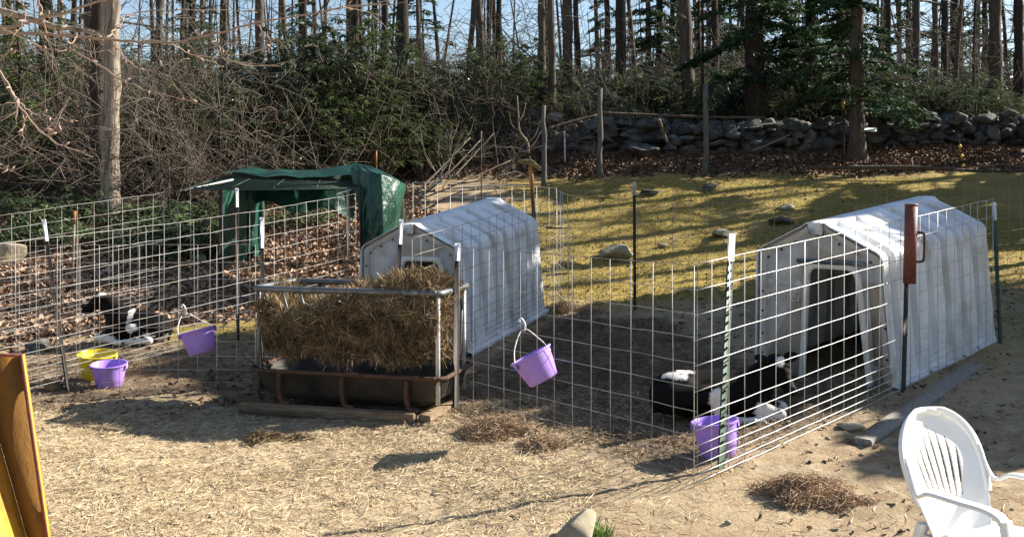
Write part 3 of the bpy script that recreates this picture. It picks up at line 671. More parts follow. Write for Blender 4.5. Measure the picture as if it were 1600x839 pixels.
# ================================================================ POSTS
def tpost(pb, pt, d, label, tip='tip', frac=.12, m='tpost', studs=False, dt=None, wd=.036, face=0.0):
    b0 = P(*pb, d); t0 = P(*pt, dt or d); g = G(b0[0], b0[1]); b0[2] = min(b0[2], g)-.08
    root = thing("fence_post", label, "fence post", (b0[0], b0[1], g), group="steel fence posts")
    ax = unit(t0-b0); L = np.linalg.norm(t0-b0); x_ = unit(np.cross([0, 1, 0], ax)); y_ = np.cross(ax, x_); Rm = np.stack([x_, y_, ax], 1) @ rotz(face)
    def seg(mb, l0, l1, k):
        c = b0+ax*(l0+l1)/2
        mb.box(c, (wd*k, .007*k, l1-l0), Rm, .002); mb.box(c+Rm @ np.array([0, .019*k, 0]), (.007*k, .031*k, l1-l0-.002), Rm)
    mb = MB(); seg(mb, 0, L*(1-frac) if tip else L, 1)
    if studs:
        for s in np.arange(.25, L*(1-frac), .054): mb.box(b0+ax*s+Rm @ np.array([0, -.0055, 0]), (.014, .006, .012), Rm)
    mb.build("post", M[m], root)
    if tip:
        mt = MB(); seg(mt, L*(1-frac), L, 1.03); mt.build("painted_tip", M[tip], root)
    return root
tpost((109,614),(68,343), 9.0, "leaning dark post with a white tip on the left, beside the yellow bucket", frac=.12)
tpost((372,531),(370,294), 10.8, "dark post with a white tip before the left side of the tarp shelter", frac=.12)
tpost((411,607),(409,340), 9.15, "dark post with a white tip at the left end of the hay feeder", frac=.17)
tpost((613,590),(627,343), 9.05, "post with a white tip leaning right behind the hay feeder", frac=.14)
tpost((711,641),(715,380), 8.3, "dark post with a pale tip at the right end of the hay feeder", frac=.10, wd=.046)
tpost((992,488),(991,284), 12.0, "black post with a grey tip standing by the mossy slope and its large rock", tip='tip_grey', frac=.10)
tpost((1126,722),(1144,366), 6.34, "studded green post with a white tip at the near corner behind the purple bucket pair", m='tpost_green', studs=True, frac=.11, wd=.05, face=.5)
tpost((1411,613),(1420,322), 7.86, "dark post carrying the red brown post driver in front of the right hutch", tip=None)
tpost((1564,540),(1553,316), 9.27, "green post with a pale tip at the far end of the bright wire panel", m='tpost_green', frac=.12)
# rusty stake with cap
b0 = P(846, 507, 12.3); t0 = P(829, 262, 12.3); root = thing("fence_stake", "rusty leaning stake topped with a tilted mossy brown cap, right of the left calf hutch", "stake", (b0[0], b0[1], G(b0[0], b0[1])))
ax = unit(t0-b0); mb = MB(); mb.tube([b0-ax*.1, b0+ax*1.0, t0], [.028, .024, .02], 8); mb.build("shaft", M['rust'], root)
mb = MB(); mb.tube([t0-ax*.24, t0+ax*.02], [.026, .03], 8); mb.build("ferrule", M['orange'], root)
mb = MB(); cc = t0+np.array([.0, 0, .05]); Rm = roty(R(22))
for k in range(420):
    u = rng.uniform(-1, 1); v = rng.uniform(-1, 1); q = cc + Rm @ np.array([u*.11, v*.05, .045*(1-abs(u))-.02])
    a = unit(np.array([u*.7+rng.normal(0, .3), v*.5, rng.normal(-.2, .4)])); mb.tube([q-a*.02, q+a*.035], .005, 3)
mb.sphere(cc+[0, 0, .005], (.115, .06, .03), 12, 6, Rm); mb.tube([cc, cc+[-.01, 0, .09]], [.012, .005], 5)
mb.build("cap", M['moss_cap'], root)
# garden stakes with painted ends
def stake(pb, pt, d, label, tipm='orange', m='wood', r=.012, frac=.16):
    b0 = P(*pb, d); t0 = P(*pt, d); g = G(b0[0], b0[1]); b0[2] = g-.1; root = thing("garden_stake", label, "stake", (b0[0], b0[1], g))
    q = b0+(t0-b0)*(1-frac); mb = MB(); mb.tube([b0, q], r, 6); mb.build("shaft", M[m], root); mb = MB(); mb.tube([q, t0], r*1.1, 6); mb.build("painted_end", M[tipm], root)
stake((588,300),(588,236), 16.2, "dark stake with an orange end standing up behind the tarp shelter", m='tpost')
stake((752,330),(752,205), 16.5, "thin dark stake with a tan end standing in the brush pile", m='rust', tipm='wood', frac=.12)
stake((112,430),(117,330), 13.2, "wooden stake with an orange end on the leafy bank behind the left panels", r=.018)
stake((1318,250),(1318,158), 20.6, "slim dark stake with an orange end before the wall, left of the small pale sign", m='bark_dark', r=.022, frac=.12)
stake((883,238),(882,205), 21.3, "short white stake in front of the wall's left end", m='tip', tipm='tip', r=.014)
# old wooden posts and fallen rails before the wall
def wpost(px, pyb, pyt, d, r, label, lean=0):
    x = X(px, d); g = G(x, d); zt = H-(pyt-HY)/F*d; mb = MB()
    q = np.stack([x+np.linspace(0, lean, 7)+rng.normal(0, .008, 7), np.full(7, d)+rng.normal(0, .008, 7), np.linspace(g-.2, zt, 7)], 1)
    mb.tube(q, np.linspace(r*1.1, r*.85, 7)+rng.normal(0, .003, 7), 9, ref=np.array([0., 1, 0])); o = mb.build("wooden_post", M['wood_post'], smooth=True)
    return tag(o, label, "fence post", "old wooden posts before the wall")
wpost(850, 290, 165, 19.6, .05, "weathered wooden post on the left of three, beside the forked pale sapling")
wpost(938, 268, 139, 20.2, .055, "weathered wooden post in the middle of three, where two rails meet")
wpost(1103, 268, 134, 20.2, .06, "weathered wooden post on the right of three, below the leaning brown trunk")
def pole(pts, r, name, label, cat, m='wood', n=8, group=None):
    q = smooth_path([P(*p) for p in pts], 5); mb = MB(); mb.tube(q, np.linspace(r, r*.7, len(q)), n, ref=np.array([0., 0, 1]) if abs(q[-1]-q[0])[2] < .8*np.linalg.norm(q[-1]-q[0]) else None)
    return tag(mb.build(name, M[m], smooth=True), label, cat, group)
pole([(936,177,20.4),(1020,180,20.5),(1104,183,20.4),(1196,184,20.4)], .032, "rail", "long dark rail lying level before the wall between the middle and right wooden posts", "rail", 'bark')
pole([(852,203,19.9),(895,190,20.1),(934,180,20.3)], .034, "rail", "short slanting rail between the left and middle wooden posts", "rail", 'bark')
pole([(1030,188,20.8),(1036,205,21.0),(1042,222,21.2)], .035, "branch", "short stick leaning on the wall between the middle and right wooden posts", "branch", 'wood')
pole([(1262,262,19.6),(1340,262,19.5),(1440,262,19.4),(1520,267,19.2),(1640,266,19.2)], .042, "fallen_log", "long thin fallen log lying along the upper edge of the moss on the right", "log", 'bark')
pole([(1120,276,18.4),(1140,271,18.4)], .02, "branch", "little pale branch lying on the moss edge below the right wooden post", "branch", 'twig_pale')
pole([(1175,236,20.6),(1205,224,20.9),(1235,210,21.0)], .02, "branch", "thin pale branch propped on the leaves below the big hemlock", "branch", 'twig_pale')
pole([(853,356,12.3),(892,357,12.3)], .011, "branch", "short dark stick caught in the mesh above the reddish hay, upper of two", "stick", 'bark_dark')
pole([(853,430,12.2),(887,427,12.2)], .011, "branch", "short dark stick caught in the mesh above the reddish hay, lower of two", "stick", 'bark_dark')
# forked pale sapling
x, y = X(822, 20.2), 20.2; root = thing("sapling", "forked pale sapling with bent stems left of the left wooden post", "tree", (x, y, G(x, y)))
mb = MB(); mb.tube(smooth_path([P(826,240,20.2), P(824,222,20.2), P(812,205,20.2), P(810,180,20.2), P(808,150,20.2)], 4), np.linspace(.03, .012, 17), 7); mb.build("trunk", M['twig_pale'], root, smooth=True)
mb = MB()
for a in ([(824,224),(836,212),(844,190)], [(826,232),(834,226),(846,205)], [(812,205),(800,196),(795,175)], [(811,190),(818,178),(822,160)]):
    mb.tube(smooth_path([P(*p, 20.2) for p in a], 4), np.linspace(.019, .006, 9), 5)
mb.build("branches", M['twig_pale'], root, smooth=True)
# post with yellow insulators, small sign
x, y = X(1504, 20.3), 20.3; root = thing("insulator_post", "thin dark rod with three yellow insulators in front of the right part of the wall", "fence post", (x, y, G(x, y)))
mb = MB(); mb.tube([(x, y, G(x, y)-.1), P(1497, 205, 20.3)], .009, 6); mb.build("rod", M['bark_dark'], root)
for px, py in ((1500,229),(1503,244),(1505,259)):
    mb = MB(); c = P(px, py, 20.25); mb.sphere(c, (.036, .036, .03), 9, 6); mb.tube([c-[0, .0, .045], c+[0, 0, .045]], .014, 7); mb.build("insulator", M['yellow_ins'], root)
mb = MB(); c = P(1360, 203, 20.95); mb.box(c, (.26, .012, .085), rotx(R(-4)), .004); mb.box(c+[0, -.007, -.034], (.24, .004, .008), rotx(R(-4)))
tag(mb.build("sign", M['sign']), "small pale blank sign plate nailed to the grey hemlock trunk", "sign")

# ================================================================ TARP SHELTER
fl, fr, bl, br = np.array([-4.2, 13.0, 1.79]), np.array([-1.96, 12.95, 1.80]), np.array([-4.15, 14.9, 2.0]), np.array([-2.34, 14.9, 2.05])
root = thing("pen_shelter", "low shelter of a wire roof panel on dark posts, half covered by the green tarp", "shelter", (-3.1, 13.9, G(-3.1, 13.9)))
mb = MB()
for t_ in np.linspace(0, 1, 15): mb.tube([fl+(bl-fl)*t_, (fl+fr)/2+((bl+br)/2-(fl+fr)/2)*t_+[0, 0, -.015], fr+(br-fr)*t_], .012, 6)
for t_ in np.linspace(0, 1, 5): mb.tube([fl+(fr-fl)*t_+[0, 0, .012], bl+(br-bl)*t_+[0, 0, .012]], .006, 5)
mb.build("roof_panel", M['tpost_green'], root)
for a, b_ in ((P(290,297,13.0), P(364,281,13.9)), (P(526,304,12.8), P(570,289,13.3))):
    mb = MB(); mb.tube([a, b_], .014, 7); mb.build("pipe", M['galv_white'], root)
for c in (fl+[.42, .05, 0], fr+[.02, .05, 0], bl+[.1, 0, 0], br+[-.1, 0, 0]):
    mb = MB(); g = G(c[0], c[1]); mb.box(((c[0]), c[1], (g+c[2])/2-.05), (.045, .045, c[2]-g+.1), None, .004); mb.build("post", M['tpost'], root)
# tarp: cover, back fall, left fall, bunched right fall, all one cloth
mb = MB()
def fold(u, v, k, amp, ph=0): return amp*(np.sin(u*k+ph+.8*np.sin(v*3))+.5*np.sin(u*k*2.3+v*2+ph*2))
U, V = np.meshgrid(np.linspace(0, 1, 46), np.linspace(0, 1, 22))
# top over rear part of the roof, riding up at the right
a = fl+(bl-fl)*.68; b_ = fr+(br-fr)*.35; pts = (a[None, None]*(1-U[..., None])+b_[None, None]*U[..., None])*(1-V[..., None])+(bl[None, None]*(1-U[..., None])+br[None, None]*U[..., None])*V[..., None]
pts[..., 2] += .035+.02*np.abs(fold(U, V, 9, 1, .5))+.13*np.exp(-((U-1)/.22)**2)*np.sin(np.pi*np.clip(V*.9+.1, 0, 1))+.05*np.exp(-((U-.15)/.12)**2)
mb.grid(pts)
# back fall (seen from inside, through the front)
drop = .40+.28*U+.06*np.sin(U*14)+.25*np.exp(-((U-.02)/.12)**2)
pts = bl[None, None]*(1-U[..., None])+br[None, None]*U[..., None]+np.zeros((22, 46, 3)); pts[..., 2] += .03-V*drop; pts[..., 1] += fold(U, V, 20, .035)*V-.35*V*np.sin(np.pi*U); mb.grid(pts)
# left fall
U2, V2 = np.meshgrid(np.linspace(0, 1, 40), np.linspace(0, 1, 30))
a = P(343, 290, 13.55); b_ = P(412, 290, 14.9); pts = a[None, None]*(1-U2[..., None])+b_[None, None]*U2[..., None]+np.zeros((30, 40, 3))
pts[..., 2] -= V2*(1.06-.10*U2+.05*np.sin(U2*17)); pts[..., 0] += fold(U2, V2, 26, .030)*(.3+V2); pts[..., 1] += fold(U2, V2, 21, .06, 1)*(.3+V2); mb.grid(pts)
# bunched right fall
U3, V3 = np.meshgrid(np.linspace(0, 1, 90), np.linspace(0, 1, 50))
top = np.array([P(548, 262, 13.5), P(572, 268, 13.1), P(602, 274, 13.0), P(634, 289, 13.5), P(630, 288, 14.2)]); tq = smooth_path(top, 20)
bot = np.array([P(563, 388, 13.1), P(572, 388, 12.95), P(590, 379, 12.9), P(622, 368, 13.35), P(634, 352, 14.0)]); bq = smooth_path(bot, 20)
def lerp_path(q, u): s = u*(len(q)-1); i = np.clip(s.astype(int), 0, len(q)-2); f_ = (s-i)[..., None]; return q[i]*(1-f_)+q[i+1]*f_
pts = lerp_path(tq, U3)*(1-V3[..., None])+lerp_path(bq, U3)*V3[..., None]
bul = np.sin(np.clip(V3*1.15, 0, 1)*np.pi)**.6*.05; amp = (.25+.75*np.clip(V3*2.2, 0, 1))
ridge = lambda x: 1-np.abs(np.sin(x))*1.6
pts[..., 1] -= bul+amp*(.055*ridge(U3*9+.9*np.sin(V3*2.2)+.3)+.028*ridge(U3*21-V3*2.3)+.012*ridge(U3*33+V3*9))
pts[..., 0] += amp*(.03*np.sin(U3*12+V3*1.7)+.012*np.sin(U3*29+2*V3)); mb.grid(pts)
jn = np.stack([lerp_path(tq, np.linspace(0, 1, 46)), ((fr+(br-fr)*.35)[None]*(1-np.linspace(0, 1, 46)[:, None])+br[None]*np.linspace(0, 1, 46)[:, None])+[0, 0, .12]])
jn = np.stack([jn[0]*(1-t_)+jn[1]*t_+np.array([0, 0, .05*math.sin(t_*3.1)]) for t_ in np.linspace(0, 1, 8)]); jn[..., 2] += .012*np.sin(np.arange(46)*.9)[None]*1; mb.grid(jn)
o = mb.build("tarp", M['tarp'], smooth=True); tag(o, "crumpled green tarp thrown over the wire shelter and hanging down at both ends", "tarp")

# ================================================================ CALF HUTCHES
def hutch(label, loc, rz, rx, word=False, tone=None):
    root = thing("calf_hutch", label, "calf hutch", loc, (rx, 0, rz), "plastic calf hutches")
    Lh = 2.2
    prof = np.array([(.665,0),(.665,.035),(.61,.045),(.603,.10),(.59,.30),(.575,.55),(.56,.80),(.549,1.0),(.546,1.035),(.538,1.062),(.515,1.083),(.485,1.098),(.42,1.128),(.33,1.172),(.20,1.237),(.125,1.275),(.10,1.30),(.082,1.318),(0,1.324)])
    wt = np.array([0,0,0,.5,.85,.9,.95,1,1,1,1.05,1.15,1.3,1.4,1.35,.9,.3,0,0])
    tg = np.gradient(prof, axis=0); nr = np.stack([tg[:, 1], -tg[:, 0]], 1); nr = unit(nr); nr[nr[:, 0] < 0] *= 1
    full = np.concatenate([prof, (prof*[-1, 1])[-2::-1]]); nf = np.concatenate([nr, (nr*[-1, 1])[-2::-1]]); wf = np.concatenate([wt, wt[-2::-1]])
    ys, es = [0, .02, .10], [.012, .014, .014]; y = .13
    for i in range(6):
        ys += [y, y+.085, y+.100, y+.30]; es += [-.058, -.058, .020, .020] ; y += .335
    ys += [2.16, 2.19, 2.2]; es += [.012, .005, -.01]
    ys = np.array(ys); es = np.array(es)
    rise = lambda y: 1+.018*y
    rings = []
    for y, e in zip(ys, es):
        p = full.copy(); p = p+nf*(wf*e)[:, None]; k = rise(y); rings.append(np.stack([p[:, 0], np.full(len(p), y), p[:, 1]*k], 1))
    mb = MB(); mb.grid(np.array(rings)[:, :]); n_ = len(full)
    back = rings[-1]; mb.add(back, [np.arange(n_)[None]])
    o = mb.build("shell", M['plastic'], root, smooth=False, local=True)
    for pz in o.data.polygons: pz.use_smooth = True
    o.data.set_sharp_from_angle(angle=R(38)); so = o.modifiers.new("thick", 'SOLIDIFY'); so.thickness = .007; so.offset = -1
    # front wall with a doorway
    dl0, dr0, dl1, dr1, dt = -.17, .40, -.09, .33, .95
    prf = (prof*[.985, .992]); half = prf[2:]
    rightp = [(x, z) for x, z in half]; leftp = [(-x, z) for x, z in half]
    yf0, yf1 = .035, .05
    fr_ = MB()
    def zx(x): # roof height at |x|
        return float(np.interp(-abs(x), -prf[7:, 0], prf[7:, 1]))
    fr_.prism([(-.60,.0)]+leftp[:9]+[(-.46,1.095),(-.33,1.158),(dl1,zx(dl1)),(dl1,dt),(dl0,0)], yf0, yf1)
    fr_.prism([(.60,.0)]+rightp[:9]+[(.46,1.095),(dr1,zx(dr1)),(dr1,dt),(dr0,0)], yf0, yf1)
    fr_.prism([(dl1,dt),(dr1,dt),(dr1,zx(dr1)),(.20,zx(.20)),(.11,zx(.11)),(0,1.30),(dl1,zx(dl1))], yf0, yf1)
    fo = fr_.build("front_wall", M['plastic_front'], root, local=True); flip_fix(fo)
    # raised margin inside the outline (where the rivets sit)
    mg_ = MB(); inner = np.array([(x*.90, .02+z*.955) for x, z in half]); outer = np.array(half)
    for sgn in (1, -1):
        v = np.concatenate([np.stack([outer[:, 0]*sgn, np.full(len(outer), .022), outer[:, 1]], 1), np.stack([inner[:, 0]*sgn, np.full(len(inner), .022), inner[:, 1]], 1), np.stack([inner[:, 0]*sgn*.985, np.full(len(inner), .036), inner[:, 1]*.99], 1)])
        m_ = len(outer); i = np.arange(m_-1); mg_.add(v, [np.concatenate([np.stack([i, i+1, i+1+m_, i+m_], 1), np.stack([i+m_, i+1+m_, i+1+2*m_, i+2*m_], 1)])])
    mg_.build("front_flange", M['plastic_front'], root, local=True)
    # door lip
    lip = MB(); c = [(dl0, 0), (dl1-.0, dt-.06), (dl1+.03, dt-.012), (dl1+.07, dt), (dr1-.07, dt), (dr1-.03, dt-.012), (dr1, dt-.06), (dr0, 0)]
    q = np.array([(x, .025, z) for x, z in c]); ctr = np.array([.11, .025, .45])
    out = []
    for dx, dy in ((-.004, .03), (-.004, -.012), (.036, -.016), (.044, .012)):
        out.append(np.array([p+np.array([np.sign(p[0]-.12)*dx if 0 < i < 7 or True else 0, dy, dx if 2 <= i <= 5 else 0]) for i, p in enumerate(q)]))
    lip.grid(np.array(out)); lip.build("door_rim", M['plastic_lip'], fo, local=True)
    if word:
     mb = MB(); mb.box((.12, .005, 1.005), (.60, .02, .035), None, .004)
     for k in range(10): mb.box((-.13+k*.055, -.008, 1.005), (.03, .006, .012))
     mb.build("hinge_bar", M['galv'], fo, local=True)
     mb = MB(); mb.box((.49, .026, .52), (.085, .02, .66), roty(R(-1.5)), .008); mb.build("side_plate", M['stain'], fo, local=True)
    mb = MB(); mb.box((0, -.002, 1.275), (.13, .06, .12), None, .02); mb.build("ridge_cap", M['plastic_lip'], o, local=True)
    rv = None
    for x, z in ((-.545,.35),(-.535,.55),(-.525,.72),(-.515,.88),(-.46,1.02),(-.33,1.09),(-.19,1.16),(-.06,1.235),(.06,1.235),(.2,1.155),(.34,1.085),(.46,1.02),(.565,.5),(.57,.25),(-.56,.18)):
        if rv is None:
            mb = MB(); mb.sphere((0, 0, 0), (.011, .006, .011), 8, 5); rv = mb.build("rivet", M['bark_dark'], fo, local=True); r_ = rv
        else: r_ = rv.copy(); COL.objects.link(r_); r_.parent = fo
        r_.location = (x, .018, z)
    if word:
        cu = bpy.data.curves.new("t", 'FONT'); cu.body = "Shelter"; cu.size = .115; cu.extrude = .004; cu.align_x = 'CENTER'; cu.bevel_depth = .001
        to = bpy.data.objects.new("t", cu); COL.objects.link(to); bpy.context.view_layer.update()
        me = bpy.data.meshes.new_from_object(to.evaluated_get(bpy.context.evaluated_depsgraph_get())); bpy.data.objects.remove(to)
        me.materials.clear(); me.materials.append(M['emboss']); lo = bpy.data.objects.new("lettering", me); COL.objects.link(lo); lo.parent = fo
        lo.location = (-.33, yf0-.004, .655); lo.rotation_euler = (R(90), 0, 0)
        for k, xx in enumerate((-.45, -.32, -.19)):
            mb = MB(); mb.prism([(xx-.055,.78),(xx+.055,.78),(xx,.845)], yf0-.005, yf0+.001); mb.build("emblem", M['emboss'], fo, local=True)
    # back wall inner floor of bedding stays ground
    return root
u1 = np.array([.385, .923]); n1 = np.array([u1[1], -u1[0]]); c1 = np.array([-.46, 10.05])-n1*.60
hutch("white ribbed calf hutch behind the hay feeder, its doorway half hidden", (c1[0], c1[1], G(*c1)-.01), math.atan2(-u1[0], u1[1]), math.atan((G(*(c1+u1*2.2))-G(*c1))/2.2))
u2 = np.array([.71, .704]); n2_ = np.array([u2[1], -u2[0]]); c2 = np.array([2.98, 7.95])-n2_*.585
hutch("ribbed calf hutch on the right with a tall dark doorway and mud stained front", (c2[0], c2[1], G(*c2)-.02), math.atan2(-u2[0], u2[1]), math.atan((G(*(c2+u2*2.2))-G(*c2))/2.2), True)

# ================================================================ POST DRIVER
a, b_ = P(1424, 320, 7.82), P(1421, 443, 7.82); root = thing("post_driver", "red brown post driver with a side handle, slipped over a post by the right hutch", "post driver", tuple(b_))
ax = unit(a-b_); mb = MB(); mb.tube([b_, a], .048, 18); mb.tube([a-ax*.012, a+ax*.006], .050, 18); mb.build("tube", M['rust_red'], root, smooth=False)
hx = np.array([.93, -.36, 0]); mb = MB(); q = smooth_path([b_+ax*.17+hx*.045, b_+ax*.175+hx*.085, b_+ax*.20+hx*.10, b_+ax*.37+hx*.10, b_+ax*.395+hx*.085, b_+ax*.40+hx*.045], 4); mb.tube(q, .010, 8, ref=np.array([.36, .93, 0])); mb.build("handle", M['rust'], root, smooth=True)

# ================================================================ HAY FEEDER
FR = R(-15.1); fc = np.array([-1.28, 8.62]); fz = G(*fc)
froot = thing("hay_feeder", "steel hay rack with a black feed tub below, standing on boards in the fence line", "hay feeder", (fc[0], fc[1], fz), (0, 0, FR))
hx_, hy_ = .83, .36; RZ = .995
def ring_pts(hx, hy, r, k=5):
    q = []
    for sx, sy, a0 in ((1, -1, -90), (1, 1, 0), (-1, 1, 90), (-1, -1, 180)):
        for i in range(k+1):
            a = R(a0+90*i/k); q.append((sx*(hx-r)+r*math.cos(a), sy*(hy-r)+r*math.sin(a)))
    return np.array(q)
q = ring_pts(hx_, hy_, .05); mb = MB(); q3 = np.concatenate([q, q[:2]]); mb.tube(np.column_stack([q3, np.full(len(q3), RZ)]), .027, 10, ref=np.array([0, 0, 1.])); mb.build("top_rail", M['galv'], froot, smooth=True, local=True)
for sx in (-1, 1):
    for sy in (-1, 1):
        mb = MB(); mb.tube([(sx*(hx_-.03), sy*(hy_-.02), RZ), (sx*(hx_-.03), sy*(hy_-.02), .10)], .019, 8); mb.build("leg", M['galv_white' if sx > 0 else 'galv'], froot, local=True, smooth=True)
mb = MB(); mb.tube([(-hx_+.05, 0, .44), (hx_-.05, 0, .44)], .014, 8); mb.build("keel_bar", M['galv'], froot, local=True)
for sy in (-1, 1):
    for k in range(10):
        x = -.74+k*.164; mb = MB(); mb.tube([(x, sy*(hy_-.005), RZ-.015), (x+.05, sy*(hy_-.03), RZ-.20), (x+.13, sy*.03, .44)], .009, 6); mb.build("bar", M['galv'], froot, local=True)
# tub
mb = MB(); rings = []
for hx, hy, z, r in ((.86,.40,.315,.09),(.84,.385,.30,.09),(.80,.35,.14,.12),(.70,.27,.065,.14),(.01,.01,.06,.005)): rings.append(np.column_stack([ring_pts(hx, hy, r, 6), np.full(28, z)]))
mb.grid(np.array(rings), True); rings = []
for hx, hy, z, r in ((.86,.40,.315,.09),(.82,.365,.31,.09),(.78,.33,.15,.12),(.68,.25,.085,.14),(.01,.01,.08,.005)): rings.append(np.column_stack([ring_pts(hx, hy, r, 6), np.full(28, z)]))
mb.grid(np.array(rings), True); tubo = mb.build("tub", M['tub'], froot, local=True, smooth=True)
q = ring_pts(.87, .41, .09); q3 = np.concatenate([q, q[:2]]); mb = MB(); mb.tube(np.column_stack([q3, np.full(len(q3), .318)]), .019, 9, ref=np.array([0, 0, 1.])); mb.build("tub_rail", M['rust'], tubo, local=True, smooth=True)
for sy in (-1, 1):
    for x in (-.57, .0, .56):
        q = smooth_path([(x, sy*.415, .30), (x, sy*.425, .22), (x, sy*.415, .14), (x+.015, sy*.415, .085), (x+.05, sy*.43, .062), (x+.11, sy*.44, .058)], 4); mb = MB(); mb.tube(q, .021, 9, ref=np.array([1., 0, 0]) if False else np.array([.8, .6*sy, 0])); mb.build("foot", M['rust'], froot, local=True, smooth=True)
# boards beneath
def board(c, size, rz, label, m='wood_x', name="timber", tilt=0):
    mb = MB(); mb.box((0, 0, size[2]/2), size, None, .008); o = mb.build(name, M[m], loc=(c[0], c[1], c[2] if len(c) > 2 else G(c[0], c[1])-.01)); o.rotation_euler = (0, tilt, rz); return tag(o, label, "timber", "timbers under the hay feeder")
def fl_(x, y): v = rotz(FR) @ np.array([x, y, 0]); return (fc[0]+v[0], fc[1]+v[1], fz-.03)
board(fl_(-.12, -.47), (1.55, .09, .085), FR, "long brown timber lying under the front of the hay feeder")
board(fl_(.80, -.05), (.95, .10, .085), FR+R(84), "short pale timber lying under the right end of the hay feeder")
board(fl_(.0, .3), (1.5, .09, .085), FR, "timber lying under the back of the hay feeder, mostly hidden")
# hay in the rack
def hay_thing(label, loc, rz, core, strands, name="hay", Ls=(.07, .2), W=.0045, m='hay', cm='hay_core'):
    root = thing(name, label, "hay", loc, (0, 0, rz))
    if core is not None:
        o = core.build("hay_mass", M[cm], root, local=True, smooth=True)
    c, ax, nr = strands; n = len(c); mb = MB(); mb.add(*quads(c, ax, nr, rng.uniform(*Ls, n), rng.uniform(.6, 1.5, n)*W, .10*rng.choice([-1, 1]))); mb.build("stalks", M[m], root, local=True)
    return root
def hay_surf(u, v):   # u along x -1..1, v 0 (bottom) .. 1 (top front), 2 (top back)
    pass
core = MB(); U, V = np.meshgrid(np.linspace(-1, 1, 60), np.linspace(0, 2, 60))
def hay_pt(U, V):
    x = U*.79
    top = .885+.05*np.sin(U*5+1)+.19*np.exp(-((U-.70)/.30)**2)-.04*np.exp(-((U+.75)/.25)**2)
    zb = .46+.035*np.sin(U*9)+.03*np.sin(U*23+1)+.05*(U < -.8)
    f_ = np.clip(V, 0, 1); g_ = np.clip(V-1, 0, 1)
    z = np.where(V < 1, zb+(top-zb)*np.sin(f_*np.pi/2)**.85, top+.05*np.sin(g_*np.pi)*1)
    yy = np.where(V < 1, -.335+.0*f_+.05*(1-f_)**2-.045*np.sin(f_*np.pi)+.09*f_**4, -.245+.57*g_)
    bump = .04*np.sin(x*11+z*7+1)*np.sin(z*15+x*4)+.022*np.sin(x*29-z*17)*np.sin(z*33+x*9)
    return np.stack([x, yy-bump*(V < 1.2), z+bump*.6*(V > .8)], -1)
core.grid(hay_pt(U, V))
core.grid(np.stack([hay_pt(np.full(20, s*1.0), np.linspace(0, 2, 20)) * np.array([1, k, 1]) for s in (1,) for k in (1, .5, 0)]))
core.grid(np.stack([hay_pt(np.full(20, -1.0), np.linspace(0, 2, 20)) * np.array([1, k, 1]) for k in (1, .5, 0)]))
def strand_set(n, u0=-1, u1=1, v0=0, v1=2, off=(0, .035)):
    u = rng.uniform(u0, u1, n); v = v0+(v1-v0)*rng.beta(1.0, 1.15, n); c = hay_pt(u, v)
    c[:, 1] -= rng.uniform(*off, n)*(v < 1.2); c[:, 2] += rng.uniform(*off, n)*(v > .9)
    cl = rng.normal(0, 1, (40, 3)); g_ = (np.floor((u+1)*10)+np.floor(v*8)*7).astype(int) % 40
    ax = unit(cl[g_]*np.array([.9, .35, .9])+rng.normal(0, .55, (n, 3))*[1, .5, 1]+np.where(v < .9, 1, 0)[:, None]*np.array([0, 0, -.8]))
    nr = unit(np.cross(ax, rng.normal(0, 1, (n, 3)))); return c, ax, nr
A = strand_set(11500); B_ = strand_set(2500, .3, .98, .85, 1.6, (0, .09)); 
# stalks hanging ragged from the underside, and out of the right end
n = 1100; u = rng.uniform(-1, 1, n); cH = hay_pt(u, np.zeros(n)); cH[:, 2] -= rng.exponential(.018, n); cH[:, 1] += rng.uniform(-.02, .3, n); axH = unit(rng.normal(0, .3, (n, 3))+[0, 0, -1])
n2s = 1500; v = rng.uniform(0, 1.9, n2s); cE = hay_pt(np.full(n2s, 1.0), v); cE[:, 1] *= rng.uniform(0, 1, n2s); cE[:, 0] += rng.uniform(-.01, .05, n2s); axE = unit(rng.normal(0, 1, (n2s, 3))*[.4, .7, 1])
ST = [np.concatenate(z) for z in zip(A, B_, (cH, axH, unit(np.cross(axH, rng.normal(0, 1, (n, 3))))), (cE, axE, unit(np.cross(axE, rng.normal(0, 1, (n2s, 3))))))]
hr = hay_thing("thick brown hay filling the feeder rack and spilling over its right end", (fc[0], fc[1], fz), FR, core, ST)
n = 1500; u = np.where(rng.uniform(0, 1, n) < .5, rng.uniform(.25, 1, n), rng.uniform(-1, 1, n)); v = np.clip(rng.normal(.95, .28, n), .1, 1.9); cG = hay_pt(u, v); cG[:, 1] -= rng.uniform(.01, .05, n)*(v < 1.2); cG[:, 2] += rng.uniform(.01, .06, n)*(v > .9)
axG = unit(rng.normal(0, 1, (n, 3))*[1, .6, .8]+[0, 0, -.3]); mb = MB(); mb.add(*quads(cG, axG, unit(np.cross(axG, rng.normal(0, 1, (n, 3)))), rng.uniform(.05, .17, n), rng.uniform(.003, .0055, n), .12)); mb.build("pale_stalks", M['straw'], hr, local=True)

